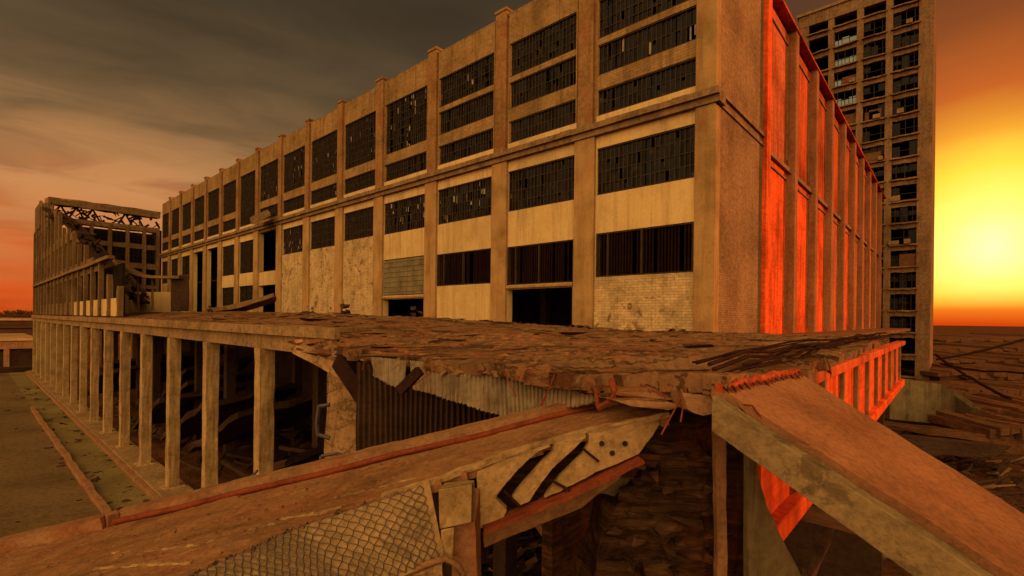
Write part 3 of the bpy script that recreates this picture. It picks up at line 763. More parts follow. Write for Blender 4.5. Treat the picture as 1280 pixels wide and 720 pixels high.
# ================================================================= LEFT FOREGROUND BRIDGE
def bz(x): return -1.71+.25*x
br = root('broken_footbridge', 'rust brown concrete bridge rising across the foreground to the deck', 'bridge', C(-2, 6.5, -4))
far = [(-16, 7.55), (-9, 7.6), (-6.1, 7.6), (-4, 7.62), (-1.7, 7.65), (1.3, 7.7), (1.95, 7.6)]
near = [(2.05, 6.35), (1.07, 6.52), (0, 6.3), (-.95, 5.85), (-1.5, 5.75), (-2.3, 5.42), (-3.1, 4.65), (-3.9, 3.5), (-6, 2.5), (-16, 2.5)]
bpoly = far+near
bm = B(); n1 = 150; n2 = 44; V = {}
for i in range(n1):
    for j in range(n2):
        x0 = -12+14.2*i/n1; y0 = 2.5+5.25*j/n2; dx = 14.2/n1; dy = 5.25/n2
        if inside((x0+dx/2, y0+dy/2), bpoly):
            f = []
            for a, b in ((0, 0), (1, 0), (1, 1), (0, 1)):
                k = (i+a, j+b)
                if k not in V:
                    x, y = x0+a*dx, y0+b*dy
                    q = Vector((x, y, 0)); z = bz(x)+.02*noise.noise(q*1.5)+.012*noise.noise(q*6)+(.018 if noise.noise(Vector((x*.8, y*3, 2))) > .25 else 0)
                    V[k] = bm.verts.new(C(x+.03*noise.noise(q*4), y+.03*noise.noise(q*4.3), z))
                f.append(V[k])
            bm.faces.new(f)
o = part('bridge_slab', bm, m_bridge, br)
md = o.modifiers.new('S', 'SOLIDIFY'); md.thickness = .14; md.offset = -1
bm = B()
for a, b in zip(far[:3], far[1:3]): bar(bm, C(a[0], a[1]-.02, bz(a[0])+.03), C(b[0]-(.06 if b[0] < -6 else 0), b[1]-.02, bz(b[0])+.03), .32, .26)
rough(bm, 12, .025, 3); part('kerb', bm, m_kerb, br)
bm = B(); fr = far[2:]
for a, b in zip(fr, fr[1:]): bar(bm, C(a[0], a[1]+.06, bz(a[0])+.06), C(b[0], b[1]+.06, bz(b[0])+.06), .3, .24)
rough(bm, 12, .02, 3); part('kerb', bm, m_kerb, br)
bm = B(); tube(bm, [C(x, y-.16, bz(x)+.05+.015*math.sin(x*3)) for x, y in ((-6.0, 7.6), (-5, 7.6), (-4, 7.6), (-2.8, 7.62), (-1.7, 7.64), (-.5, 7.66), (.6, 7.7), (1.3, 7.72))], .045, 8); part('rail_pipe', bm, m_rust, br, smooth=True)
bm = B(); bar(bm, C(-6.08, 7.55, bz(-6.1)-.35), C(-6.08, 7.5, bz(-6.1)+.2), .14); rough(bm, 3, .01, 4); part('end_post', bm, m_kerb, br)
# worn pale lip on the near edge
bm = B(); lip = [(-1.5, 5.75), (-.95, 5.85), (0, 6.3), (1.07, 6.52), (2.05, 6.35)]
for a, b in zip(lip, lip[1:]): bar(bm, C(a[0], a[1]-.02, bz(a[0])-.01), C(b[0], b[1]-.02, bz(b[0])-.01), .06, .07)
rough(bm, 10, .015, 6); part('edge_lip', bm, m_bridg2, br)
def bp(px, py):
    hy = HY+ROLL*(px-640); d = 1.71*F/((py-hy)+.25*(px-640)); return P(px, py, d)
for pl in ([(140, 692), (200, 688), (250, 682), (300, 668), (345, 655)], [(352, 650), (400, 642), (428, 634)], [(120, 712), (190, 706), (240, 704)], [(420, 622), (470, 612), (520, 598)]):
    bm = B()
    for (a, b) in zip(pl, pl[1:]): bar(bm, bp(*a)+Vector((0, 0, .0)), bp(*b)+Vector((0, 0, .0)), .05, .03)
    rough(bm, 14, .02, 14); part('worn_ridge', bm, m_bridg2, br, label='pale worn ridge in the bridge surface')
bm = B()
for i in range(420):
    x, y = ru(-6, 1.2), ru(4.2, 7.4)
    if inside((x, y), bpoly): rock(bm, C(x, y, bz(x)+.02), .006+.035*rnd()**3, 6, .5)
solo('bridge_grit', bm, m_rub, 'small stones and grit scattered over the foreground bridge', 'grit', kind='stuff')
# girder web with diagonal gaps  (pixel outline at the near plane)
def gp(px, py):
    d = 6.05+ (px-600)/235*.35
    return P(px, py, d)
def webpiece(pts, lab='web_plate', mat=m_bridg2):
    bm = B(); prism(bm, [gp(*p) for p in pts], HV*.12); rough(bm, 5, .012, 5); part(lab, bm, mat, br)
webpiece([(596, 590), (688, 558), (676, 562), (648, 586), (618, 622), (597, 640)])
webpiece([(597, 640), (618, 622), (634, 637), (628, 650), (597, 662)])
webpiece([(694, 556), (733, 545), (722, 556), (684, 592), (662, 626), (648, 633), (640, 622), (664, 592), (690, 566)])
webpiece([(737, 544), (790, 529), (835, 516), (818, 540), (799, 568), (745, 590), (704, 612), (680, 622), (700, 596), (728, 568), (735, 556)])
bm = B(); prism(bm, [P(x, y, 6.75) for x, y in ((612, 600), (690, 565), (770, 545), (780, 570), (640, 640), (612, 650))], HV*.08); rough(bm, 4, .02, 3); part('inner_web', bm, m_strat, br)
for (x, y) in ((752, 554), (765, 566), (781, 554)):
    bm = B(); c = gp(x, y)-HV*.012
    R = [c+RV*(.035*math.cos(t*PI/4))+Vector((0, 0, .035*math.sin(t*PI/4))) for t in range(8)]
    prism(bm, R, -HV*.012); part('bolt_hole_shade', bm, m_hole, br)  # dark disc painted as the shade in an open hole
bm = B()
for a, b in (((604, 659), (706, 618)), ((706, 618), (800, 573))): bar(bm, gp(*a)-HV*.02, gp(*b)-HV*.02, .26, .05)
rough(bm, 8, .01, 5); part('bottom_flange', bm, m_rust, br)
for a, b in (((630, 612), (650, 632)), ((690, 600), (712, 612)), ((728, 560), (748, 576))):
    bm = B(); bar(bm, gp(*a)-HV*.03, gp(*b)-HV*.03, .03, .03); part('web_rod', bm, m_rustd, br)
bm = B(); hexa(bm, [P(606, 684, 6.4), P(727, 634, 6.7), P(727, 634, 7.1), P(606, 684, 6.8)], [P(604, 664, 6.4), P(800, 578, 6.9), P(800, 578, 7.3), P(604, 664, 6.8)])
rough(bm, 6, .02, 3); part('lower_beam', bm, m_kerb, br)
bm = B(); prism(bm, [P(735, 612, 7), P(812, 562, 7.2), P(834, 560, 7.2), P(826, 590, 7.2), P(770, 622, 7.1)], HV*.5); rough(bm, 4, .03, 3); part('broken_bearing', bm, m_butt, br)
# post with faceted cap box
bm = B()
A0 = [P(548, 612, 5.55), P(590, 606, 5.5), P(593, 600, 5.85), P(556, 603, 5.9)]
A1 = [P(549, 662, 5.6), P(589, 653, 5.45), P(596, 648, 5.85), P(558, 652, 5.9)]
hexa(bm, A1, A0); part('cap_box', bm, m_bridg2, br, bevel=.01)
bm = B(); hexa(bm, [P(566, 760, 5.6), P(598, 760, 5.6), P(602, 760, 5.95), P(570, 760, 5.95)], [P(563, 656, 5.62), P(594, 652, 5.6), P(600, 610, 5.95), P(566, 612, 5.95)])
rough(bm, 4, .012, 4); part('post', bm, m_kerb, br)
bm = B(); hexa(bm, [P(553, 700, 5.45), P(566, 698, 5.45), P(566, 698, 5.6), P(553, 700, 5.6)], [P(551, 662, 5.45), P(568, 659, 5.45), P(568, 659, 5.6), P(551, 662, 5.6)])
part('post_bracket', bm, m_bridg2, br, bevel=.01)
bm = B(); tube(bm, [P(500, 722, 5.1), P(530, 706, 5.2), P(556, 698, 5.3), P(572, 706, 5.35), P(584, 730, 5.4)], .035, 8); part('conduit', bm, m_kerb, br, smooth=True)
# sloping abutment face + chain link mesh lying on it
Q = {(0, 0): C(-3.9, 3.5, bz(-3.9)-.02), (0, .5): C(-3.1, 4.62, bz(-3.1)-.02), (0, .78): C(-2.3, 5.38, bz(-2.3)-.02), (0, 1): C(-.95, 5.8, bz(-.95)-.02),
     (1, 0): P(250, 900, 3.3), (1, .5): P(330, 800, 4.1), (1, .78): P(440, 745, 4.7), (1, 1): P(556, 700, 5.35)}
ks = [0, .5, .78, 1]
def abut(s, t):
    for a, b in zip(ks, ks[1:]):
        if t <= b+1e-6:
            f = (t-a)/(b-a); return Q[0, a].lerp(Q[0, b], f).lerp(Q[1, a].lerp(Q[1, b], f), s)
an = ((Q[0, 1]-Q[0, .5]).cross(Q[1, .5]-Q[0, .5])).normalized()
if an.dot(HV) > 0: an = -an
bm = B(); g = [[bm.verts.new(abut(i/20, j/60)+an*(.02*noise.noise(abut(i/20, j/60)*4))) for j in range(61)] for i in range(21)]
for i in range(20):
    for j in range(60): bm.faces.new((g[i][j], g[i+1][j], g[i+1][j+1], g[i][j+1]))
o = part('abutment_face', bm, m_bridg2, br); md = o.modifiers.new('S', 'SOLIDIFY'); md.thickness = .1; md.offset = -1 if True else 1
bm = B(); NT, NS_ = 50, 16
def mp(s, t):
    s = max(0, min(1, s)); t = max(0, min(1, t)); p = abut(s, t)
    return p+an*(.035+.018*noise.noise(p*3))
for i in range(-NS_*2, NT+NS_*2):
    for sgn in (1, -1):
        pts = []
        for j in range(NS_+1):
            t = (i+sgn*j*.5+ .10*(-1)**j)/NT; s = j/NS_
            if 0 <= t <= 1: pts.append(mp(s+.004*math.sin(i*2.1), t))
            elif len(pts) > 1: break
            else: pts = []
        if len(pts) > 1: tube(bm, pts, .0062, 4)
solo('chain_link_mesh', bm, m_wire, 'torn chain link mesh draped over the sloping face of the foreground bridge', 'mesh')
# pieces where the bridge meets the deck
for i, (pts, lb) in enumerate((([(772, 487), (812, 483), (846, 492), (842, 500), (800, 498), (770, 493)], 'pale broken concrete plate wedged between bridge end and deck, uppermost of three'),
          ([(765, 499), (820, 500), (852, 506), (835, 513), (790, 508)], 'pale broken concrete plate wedged at the bridge end, middle of three'),
          ([(852, 490), (902, 496), (906, 512), (880, 520), (860, 512)], 'pale broken concrete plate beside the top of the right ramp'))):
    bm = B(); prism(bm, [P(x, y, 6.3-.3*i+.15*(y < 500)) for x, y in pts], HV*.5+Vector((0, 0, -.05))); rough(bm, 4, .025, 3, i); solo('concrete_fragment', bm, m_kerb, lb, 'concrete fragment')
bm = B(); tube(bm, [P(764, 474, 6.6), P(768, 490, 6.5), P(762, 503, 6.5), P(748, 510, 6.6)], .05, 6); tube(bm, [P(745, 486, 6.6), P(747, 508, 6.6)], .03, 6)
solo('bent_bracket', bm, m_rust, 'bent red rusty pipe bracket standing where the bridge rail meets the deck', 'bracket')

# ================================================================= RIGHT RAMP
rp = root('loading_ramp', 'long rust brown concrete ramp descending to the lower right corner', 'ramp', C(5, 5, -4))
A_, B_ = P(904, 500, 5.5), P(1000, 477, 7.0)
dirn = (P(1240, 720, 3.88)-A_); dirn2 = (P(1281, 656, 5.33)-B_)
def rpt(s, t): return (A_+dirn*s).lerp(B_+dirn2*s, t)
bm = B(); NSg, NTg = 90, 26
g = [[bm.verts.new(rpt(i/NSg*2.2-.01, j/NTg)+Vector((0, 0, .012*noise.noise(rpt(i/NSg*2.2, j/NTg)*3)))) for j in range(NTg+1)] for i in range(NSg+1)]
for i in range(NSg):
    for j in range(NTg): bm.faces.new((g[i][j], g[i+1][j], g[i+1][j+1], g[i][j+1]))
o = part('ramp_slab', bm, m_ramp, rp); md = o.modifiers.new('S', 'SOLIDIFY'); md.thickness = .2; md.offset = 0
def sidebeam(t, w, z0, z1, mat, nm, outward):
    bm = B(); n = 40; L = []
    off = (A_-B_).normalized()*outward
    for i in range(n+1):
        p = rpt(i/n*2.2-.02, t); e = .015*noise.noise(p*3)
        L.append([p+off+Vector((0, 0, z1+e)), p+off*(1+w/abs(outward) if outward else 1)+Vector((0, 0, z1+e)), p+off*(1+w/abs(outward) if outward else 1)+Vector((0, 0, z0-e)), p+off+Vector((0, 0, z0))])
    R = [[bm.verts.new(q) for q in r] for r in L]
    for i in range(n):
        for k in range(4): bm.faces.new((R[i][k], R[i+1][k], R[i+1][(k+1) % 4], R[i][(k+1) % 4]))
    bm.faces.new(R[0]); bm.faces.new(R[-1]); part(nm, bm, mat, rp, bevel=.012)
sidebeam(0, .16, -.35, .03, m_ramps, 'side_beam', .02)
sidebeam(0, .10, .03, .075, m_bridg2, 'edge_strip', -.06+.001)
sidebeam(1, .14, -.3, .06, m_kerb, 'side_beam', -.02)
bm = B()
for i in range(260):
    t = rnd(); sq = rnd()*1.0; t = t**2 if rnd() < .5 else 1-(1-t)**2
    rock(bm, rpt(sq, min(.96, max(.05, t)))+Vector((0, 0, .01)), .005+.03*rnd()**3, 6, .5)
solo('ramp_grit', bm, m_rub, 'small stones and grit gathered along the edges of the right ramp', 'grit', kind='stuff')
# torn reinforcement bars bent down from the deck on to the ramp
for i in range(54):
    t = (i+.5)/54+ru(-.006, .006); e = ru(.05, .11) if i % 3 else ru(.1, .17)
    bm = B(); tube(bm, [rpt(-.01, t)+Vector((0, 0, .14+.03*math.sin(i*1.7))), rpt(.012, t)+Vector((0, 0, .13)), rpt(e*.45, t+ru(-.01, .01))+Vector((0, 0, .06)), rpt(e, t+ru(-.015, .015))+Vector((0, 0, .012))], .009+.006*rnd(), 5)
    part('rebar', bm, m_rust if i % 4 else m_rustd, rp)
bm = B(); n = 12
for i in range(n): bar(bm, rpt(-.02, i/n)+Vector((0, 0, .06)), rpt(-.02, (i+1)/n)+Vector((0, 0, .06)), .1, .2)
rough(bm, 3, .03, 4); part('top_lip', bm, m_burnt, rp)
# supports under the ramp and deck nose
bm = B()
pts = [(812, 520), (846, 500), (900, 508), (932, 560), (938, 760), (700, 900), (760, 640), (800, 596)]
prism(bm, [P(x, y, 6.9) for x, y in pts], HV*1.0); rough(bm, 9, .12, 1.6)
for i in range(45):
    y = ru(520, 720); x = ru(max(760, 815-(y-520)*.6), 898); rock(bm, P(x, y, 6.85-ru(0, .12)), ru(.08, .32), 10, ru(.35, .7), Matrix.Rotation(math.radians(41.9)+ru(-.9, .9), 3, 'Z')@Matrix.Rotation(ru(-.2, .2), 3, 'X'))
solo('masonry_pier', bm, m_strat, 'dark rust coloured layered masonry pier under the nose of the deck', 'pier')
bm = B(); bar(bm, P(898, 520, 6.5), P(902, 800, 6.5), .13, .12, up=HV); rough(bm, 12, .015, 3); solo('trim_post', bm, m_kerb, 'thin upright post on the right edge of the dark masonry pier', 'post')
bm = B()
pts = [(936, 545), (944, 556), (948, 596), (958, 630), (975, 668), (1000, 716), (1020, 800), (936, 800)]
prism(bm, [P(x, y, 6.0) for x, y in pts], HV*.14); rough(bm, 6, .012, 2)
solo('curved_buttress', bm, m_butt, 'olive brown curved concrete buttress under the upper end of the ramp', 'buttress')
bm = B(); ubox(bm, 9, 9.4, 12, 29, G, -1.4); part('under_wall', bm, m_strat, deck)

for (a, b, w_, mt_, lb) in ((P(985, 590, 22), P(1185, 640, 17), .7, m_deckb, 'long pale beam lying in the dark space under the right ramp'),
                     (P(1000, 640, 16), P(1120, 668, 14), .4, m_mound, 'short brown beam lying low in the dark under the right ramp'),
                     (P(1060, 600, 20), P(1010, 720, 15), .3, m_rubd, 'dark beam propped steeply in the dark under the right ramp')):
    beam('fallen_beam', a, b, w_, w_, mt_, lb, amp=.08)
# ================================================================= LEFT YARD
bm = B(); ubox(bm, 40, 100, 6.45, 6.85, G, G+.45); rough(bm, 0)
bmesh.ops.subdivide_edges(bm, edges=[e for e in bm.edges if e.calc_length() > 20], cuts=60)
for v in bm.verts: v.co += noise.noise_vector(v.co*.4)*.12
solo('low_wall', bm, m_kerb, 'long low pipe like wall crossing the empty yard', 'wall')
bm = B()
for i in range(230):
    u = ru(34, 130); rock(bm, W(u, ru(5.6, 9.4) if rnd() < .7 else ru(-8, 5), G+.02), .08+.5*rnd()**2, 8, ru(.15, .5))
solo('yard_debris', bm, m_rubd, 'dark scraps scattered over the yard and along its low wall', 'debris', kind='stuff')
lw = root('low_warehouse', 'low flat roofed warehouse beyond the yard at the left edge', 'building', W(190, -20, G))
bm = B(); ubox(bm, 172, 215, -70, 12.4, G+7.2, G+7.8); part('roof', bm, m_roofs, lw)
bm = B(); ubox(bm, 172.5, 214, -69, 12, G+5.2, G+7.2); part('upper_wall', bm, m_wing, lw)
bm = B(); ubox(bm, 174.5, 214, -69, 12, G, G+5.2); part('lower_wall', bm, m_dark, lw)
for i in range(9):
    bm = B(); ubox(bm, 172.6, 173.4, -68+i*9.3, -67+i*9.3, G, G+5.2); part('post', bm, m_wing, lw)
bm = B(); ubox(bm, 165, 170.5, -70, 12.5, G, G+1.0); solo('loading_dock', bm, m_dark2, 'dark loading dock strip in front of the low warehouse', 'dock')
for i, (u0, u1, h, mt, lb) in enumerate(((240, 290, 9.5, m_dark2, 'long dark shed roof behind the low warehouse'), (330, 420, 11.2, m_roofs, 'pale long shed farther behind the low warehouse'), (520, 640, 12.8, m_dark2, 'farthest dark shed on the left horizon'))):
    s = root('distant_shed', lb, 'shed', W(u0, -60, G))
    bm = B(); ubox(bm, u0, u1, -190, u0*.085, G, G+h-.6); part('wall', bm, m_dark2, s)
    bm = B(); ubox(bm, u0-1, u1+1, -191, u0*.085+1, G+h-.6, G+h); part('roof', bm, mt, s)
# trees on the left horizon
def tree(px, d, h, label):
    b = P(px, 398, d); b.z = 0
    t = root('distant_tree', label, 'tree', b, 'trees on the left horizon')
    bm = B(); tube(bm, [b, b+Vector((.3, 0, h*.3)), b+Vector((0, .2, h*.6))], h*.035, 6, h*.012)
    for k in range(4):
        a = k*1.6; tube(bm, [b+Vector((0, 0, h*.4)), b+Vector((math.cos(a)*h*.2, math.sin(a)*h*.2, h*.65))], h*.015, 5, h*.006)
    part('trunk', bm, m_bark, t)
    bm = B(); cl = [Vector((ru(-1, 1)*h*.3, ru(-1, 1)*h*.3, h*ru(.2, .85))) for _ in range(12)]
    for k in range(700):
        c = random.choice(cl); q = Vector((random.gauss(0, 1), random.gauss(0, 1), random.gauss(0, .8))).normalized()*h*.15*rnd()**.4
        p = b+c+q; s = h*.03; n1 = Vector((ru(-1, 1), ru(-1, 1), ru(-1, 1))).normalized(); n2 = n1.orthogonal().normalized()
        bm.faces.new([bm.verts.new(p+n1*s), bm.verts.new(p+n2*s), bm.verts.new(p-n1*s), bm.verts.new(p-n2*s)])
    part('crown', bm, m_leaf, t)
for px, d, h in ((3, 560, 17), (11, 700, 20), (18, 590, 17), (25, 620, 21), (31, 700, 18), (37, 640, 19)):
    tree(px, d, h, 'small dark tree on the horizon left of the ruined wing')

# ================================================================= RIGHT GROUND
def rz(px, py, z): # depth where a pixel meets height z
    return z*F/(HY-py+ROLL*(px-640))
def gpt(px, py, z): return P(px, py, rz(px, py, z))
bm = B()
top = [(1112, 476, 66), (1134, 474, 66), (1176, 480, 66), (1200, 492, 64), (1228, 512, 60), (1262, 540, 57)]
bot = [(1112, 524, 66), (1134, 526, 66), (1176, 530, 66), (1200, 533, 64), (1228, 537, 60), (1262, 545, 57)]
for i in range(5):
    hexa(bm, [P(*bot[i]), P(*bot[i+1]), P(*bot[i+1])+HV*1.5, P(*bot[i])+HV*1.5], [P(*top[i]), P(*top[i+1]), P(*top[i+1])+HV*1.5, P(*top[i])+HV*1.5])
bmesh.ops.remove_doubles(bm, verts=bm.verts[:], dist=.01)
solo('retaining_wall', bm, m_butt, 'olive concrete retaining wall with sloping top below the tower', 'wall')
bm = B()
hexa(bm, [P(1055, 530, 60), P(1258, 556, 52), P(1262, 556, 56), P(1060, 530, 64)], [P(1050, 522, 60), P(1262, 546, 52), P(1266, 544, 56), P(1056, 520, 64)])
rough(bm, 8, .2, .5); solo('dock_ledge', bm, m_mound, 'long low brown ledge in front of the retaining wall', 'ledge')
bm = B()
hexa(bm, [P(1110, 566, 46), P(1246, 572, 44), P(1250, 570, 47), P(1112, 560, 49)], [P(1108, 545, 48), P(1262, 560, 45), P(1264, 556, 48), P(1108, 540, 51)])
rough(bm, 8, .2, .5); solo('dock_ledge', bm, m_dark2, 'lower darker brown ledge nearest the ramp', 'ledge')
bm = B(); ubox(bm, 8, 9, 90, 129, G, -8)
solo('tower_plinth_wall', bm, m_butt, 'plain plinth wall between the factory and the tower foot', 'wall')
# terraced broken paving mound on the right
def terrace(u_, px0, px1, y, d, th, mat, seed):
    pass
lays = [(1165, 1420, 424, 200, 60, -9.5), (1163, 1420, 436, 150, 36, -10), (1164, 1420, 450, 118, 26, -10.3), (1172, 1420, 466, 96, 16, -10.8), (1196, 1420, 488, 78, 12, -11.3), (1216, 1420, 512, 62, 10, -11.7), (1238, 1420, 536, 52, 8, -12.2)]
labs = ['farthest broken paving terrace on the right below the horizon', 'second farthest broken paving terrace on the right', 'broken paving terrace level with the tower foot', 'broken paving terrace right above the sloping wall top',
        'broad tilted paving terrace at the right edge above the wall end', 'lower tilted paving terrace at the right edge', 'lowest paving terrace at the right edge beside the wall end']
for i, (x0, x1, y, d, dep, z) in enumerate(lays):
    bm = B(); n = 14
    for k in range(n):
        xa = x0+(x1-x0)*k/n; xb = x0+(x1-x0)*(k+1)/n-1.2
        ya = y+ru(-2, 2); j = ru(-.6, .6)
        a, b = P(xa, ya, d+j), P(xb, ya+ru(-2, 3), d+j)
        tl = ru(-.3, .5)
        prism(bm, [a, b, b+HV*dep+Vector((0, 0, tl)), a+HV*dep+Vector((0, 0, tl))], Vector((0, 0, -ru(.6, 1.4))))
    rough(bm, 2, .25, .3, i)
    base = min(v.co.z for v in bm.verts)
    hexa(bm, [P(x0+3, y, d+1.)*1, P(x1, y, d+1.), P(x1, y, d+1.)+HV*dep, P(x0+3, y, d+1.)+HV*dep], [Vector((q.x, q.y, .0)) for q in (P(x0+3, y, d+1.), P(x1, y, d+1.), P(x1, y, d+1.)+HV*dep, P(x0+3, y, d+1.)+HV*dep)])
    solo('paving_terrace', bm, m_mound if i % 2 else m_mound, labs[i], 'terrace')
for i, (a, b, lb) in enumerate((((1172, 449, 90), (1300, 418, 90), 'long dark cable rising to the right over the paving terraces'), ((1170, 444, 80), (1262, 498, 58), 'dark cable running down from the tower foot to the lower right'), ((1176, 455, 78), (1300, 466, 60), 'short dark cable stretched to the right edge below the other two'))):
    bm = B(); tube(bm, sag(P(*a), P(*b), .4, 14, .1), .22-.04*i, 6); solo('loose_cable', bm, m_rustd, lb, 'cable')
# debris field below
for nm, rect, cnt, s, lb, mt in (('pit_rubble', (610, 1010, 610, 760), 900, (.12, .7), 'dark rubble filling the pit under the bridge', m_rubd),
                             ('pit_scrap', (610, 1000, 600, 760), 420, (.12, .5), 'rust brown scrap scattered in the pit under the bridge', m_rub),
                             ('field_rubble', (1010, 1400, 540, 700), 900, (.15, .8), 'dark rubble spread on the low ground right of the ramp', m_rubd),
                             ('field_scrap', (1010, 1400, 540, 700), 260, (.15, .6), 'brown scrap spread on the low ground right of the ramp', m_rub)):
    bm = B()
    for i in range(cnt):
        p = gpt(ru(rect[0], rect[1]), ru(rect[2], rect[3]), G); 
        if rnd() < .65: rock(bm, p+Vector((0, 0, ru(0, .5))), ru(*s), 7, .45)
        else:
            a = ru(-.5, .9); l = ru(.8, 4); bar(bm, p, p+RV*l*math.cos(a)-HV*l*math.sin(a)+Vector((0, 0, ru(0, 1.2))), ru(.08, .25))
    solo(nm, bm, mt, lb, 'rubble', kind='stuff')
for i in range(9):
    x = 650+i*26; a = P(x, 620+ru(-8, 20), 20); b = P(x+ru(60, 110), 730+ru(-10, 30), 17)
    beam('fallen_rafter', a, b, .22, .3, m_rub if i % 3 == 0 else m_rubd, 'broken rafter lying diagonally in the pit under the bridge', 'rafter', 'broken rafters in the pit', .05)

# ================================================================= LIGHT, SKY, CAMERA
EXPO = 1.0
sun_az_px = 1240
g_az = math.atan2(sun_az_px-640, F)          # right of view axis
def dirv(az, el):
    h = HV*math.cos(az)+RV*math.sin(az); return (h*math.cos(el)+Vector((0, 0, math.sin(el)))).normalized()
GLOW = dirv(g_az, math.radians(6.6))
SUN = dirv(math.radians(62), math.radians(7.0))
ld = bpy.data.lights.new('sun', 'SUN'); ld.energy = 5.0; ld.angle = math.radians(.6); ld.color = (1, .42, .17)
lo = bpy.data.objects.new('sun', ld); COL.objects.link(lo); lo.rotation_euler = SUN.to_track_quat('Z', 'Y').to_euler(); lo.location = (0, 0, 60)

w = bpy.data.worlds.new('World'); SC.world = w; w.use_nodes = True; nt = w.node_tree; nt.nodes.clear()
out = nd(nt, 'ShaderNodeOutputWorld'); bg = nd(nt, 'ShaderNodeBackground'); lk(nt, bg.outputs[0], out.inputs[0])
tc = nd(nt, 'ShaderNodeTexCoord'); dv = tc.outputs['Generated']
nrm = nd(nt, 'ShaderNodeVectorMath', operation='NORMALIZE'); lk(nt, dv, nrm.inputs[0]); dv = nrm.outputs[0]
def mth(op, a, b=None, clamp=False):
    m = nd(nt, 'ShaderNodeMath', operation=op); m.use_clamp = clamp
    for s, v in zip(m.inputs, (a, b)):
        if v is None: continue
        if hasattr(v, 'links'): lk(nt, v, s)
        else: s.default_value = v
    return m.outputs[0]
def dot(v, k):
    m = nd(nt, 'ShaderNodeVectorMath', operation='DOT_PRODUCT'); lk(nt, v, m.inputs[0]); m.inputs[1].default_value = k; return m.outputs['Value']
sep = nd(nt, 'ShaderNodeSeparateXYZ'); lk(nt, dv, sep.inputs[0]); el = mth('MULTIPLY', mth('ARCSINE', sep.outputs[2]), 180/PI)   # degrees
ang = mth('MULTIPLY', mth('ARCCOSINE', mth('MINIMUM', dot(dv, GLOW), .99999)), 180/PI)
cloud = noisen(nt, mapn(nt, dv, (1.6, 1.6, 7)), 1.6, 7, .55, .8)
cl2 = noisen(nt, mapn(nt, dv, (2.5, 2.5, 8), loc=(3, 1, 0)), 1.5, 6, .55, .6)
elw = mth('ADD', el, mth('MULTIPLY', mth('SUBTRACT', cloud, .5), 11))
def S(c): # srgb 0-255 -> linear, divided by exposure
    k = 2**EXPO
    return tuple(((x/255)/12.92 if x/255 <= .04045 else ((x/255+.055)/1.055)**2.4)/k for x in c)
base = rampn(nt, [(0, S((205, 62, 12))), (.04, S((214, 84, 26))), (.12, S((196, 100, 46))), (.20, S((182, 112, 66))), (.26, S((162, 112, 68))),
                  (.33, S((120, 90, 57))), (.45, S((90, 71, 47))), (.62, S((66, 53, 37))), (1, S((44, 35, 24)))])
lk(nt, mth('DIVIDE', elw, 50, True), base.inputs[0])
cm = rampn(nt, [(.35, .86), (.5, 1.), (.68, 1.15)]); lk(nt, cl2, cm.inputs[0])
basec = mixn(nt, 1., base.outputs[0], cm.outputs[0], 'MULTIPLY')
cs = noisen(nt, mapn(nt, dv, (1.6, 1.6, 10), rot=(0, .06, 0), loc=(1.3, .4, 0)), 2., 7, .55, 1.)
csr = rampn(nt, [(.40, 0.), (.58, 1.)]); lk(nt, cs, csr.inputs[0])
cb_ = rampn(nt, [(.0, 0.), (.2, .3), (.42, 1.), (.58, .45), (.75, .1), (1., 0.)]); lk(nt, mth('DIVIDE', el, 26, True), cb_.inputs[0])
basec = mixn(nt, mth('MULTIPLY', csr.outputs[0], mth('MULTIPLY', cb_.outputs[0], .6)), basec, S((215, 152, 92)))
# glow round the low sun, yellow core to deep orange
def H(c, k): return tuple(x*k for x in S(c))
glow = rampn(nt, [(0, H((255, 248, 170), 1.4)), (.05, H((255, 240, 120), 1.3)), (.11, H((255, 222, 66), 1.1)), (.155, H((248, 166, 46), 1)), (.205, H((200, 98, 34), 1)),
                  (.30, H((138, 70, 30), 1)), (.42, H((96, 56, 31), 1)), (.6, H((78, 60, 42), 1)), (1, H((60, 50, 38), 1))])
angw = mth('ADD', ang, mth('MULTIPLY', mth('SUBTRACT', cloud, .5), 2.5))
lk(nt, mth('DIVIDE', angw, 60, True), glow.inputs[0])
wgt = rampn(nt, [(.0, 1.), (.35, 1.), (.75, 0.)]); lk(nt, mth('DIVIDE', ang, 60, True), wgt.inputs[0])
c1 = mixn(nt, wgt.outputs[0], basec, glow.outputs[0])
# red band hugging the horizon near the sun
hb = rampn(nt, [(0, 1.), (.18, .95), (.42, .25), (.6, 0.)]); lk(nt, mth('DIVIDE', el, 7, True), hb.inputs[0])
hw = rampn(nt, [(0, 1.), (.5, .85), (1, 0.)]); lk(nt, mth('DIVIDE', ang, 50, True), hw.inputs[0])
hcol = rampn(nt, [(0, S((214, 48, 6))), (.16, S((245, 100, 10))), (.4, S((255, 190, 20)))]); lk(nt, mth('DIVIDE', el, 7, True), hcol.inputs[0])
c2 = mixn(nt, mth('MULTIPLY', hb.outputs[0], hw.outputs[0]), c1, hcol.outputs[0])
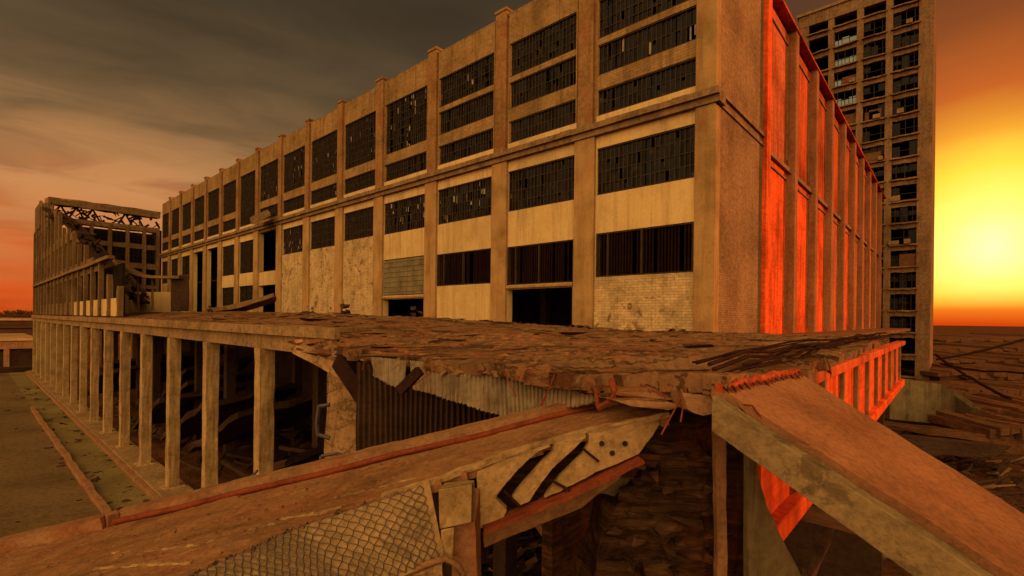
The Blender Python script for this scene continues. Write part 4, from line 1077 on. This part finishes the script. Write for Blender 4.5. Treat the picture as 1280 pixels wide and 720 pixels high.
# warm fill lobe added to the unseen sky behind the camera to brighten the facade
bk = mth('MULTIPLY', mth('MULTIPLY', mth('SUBTRACT', dot(dv, tuple((-HV-RV*.35+Vector((0, 0, .5))).normalized())), .40), 2.2, True), 1.0)
bkc = mixn(nt, 1., (1., .66, .295), cm.outputs[0], 'MULTIPLY')
bstr = nd(nt, 'ShaderNodeVectorMath', operation='SCALE'); lk(nt, bkc, bstr.inputs[0]); lk(nt, mth('MULTIPLY', bk, 1.42), bstr.inputs['Scale'])
c3 = mixn(nt, 1., c2, bstr.outputs[0], 'ADD')
sky = nd(nt, 'ShaderNodeTexSky', sky_type='NISHITA'); sky.sun_disc = False; sky.sun_elevation = math.radians(7)
sky.sun_rotation = math.atan2(SUN.x, SUN.y); sky.air_density = 2; sky.dust_density = 4
c4n = nd(nt, 'ShaderNodeVectorMath', operation='SCALE'); lk(nt, sky.outputs[0], c4n.inputs[0]); c4n.inputs['Scale'].default_value = .001
c5 = mixn(nt, 1., c3, c4n.outputs[0], 'ADD')
lk(nt, c5, bg.inputs[0]); bg.inputs[1].default_value = 1.0
try: w.cycles.sampling_method = 'MANUAL'; w.cycles.sample_map_resolution = 512
except Exception: pass

cd = bpy.data.cameras.new('camera'); cam = bpy.data.objects.new('camera', cd); COL.objects.link(cam); SC.camera = cam
cd.sensor_width = 36; cd.lens = F/1280*36; cd.shift_y = (HY-360)/1280; cd.clip_end = 12000; cd.clip_start = .05
up = Vector((0, 0, 1)); r_ = (RV - up*ROLL).normalized(); u_ = (up + RV*ROLL).normalized()
# right' and up' of the image so that the horizon drops to the right
r_ = (RV + up*ROLL).normalized(); u_ = (up - RV*ROLL).normalized()
mt = Matrix((r_, u_, -HV)).transposed().to_4x4(); mt.translation = EYE; cam.matrix_world = mt
vs = SC.view_settings; vs.view_transform = 'Standard'; vs.look = 'None'; vs.exposure = EXPO; vs.gamma = 1; vs.use_curve_mapping = False
SC.cycles.max_bounces = 5; SC.cycles.diffuse_bounces = 3; SC.cycles.glossy_bounces = 2
SC.cycles.use_denoising = True
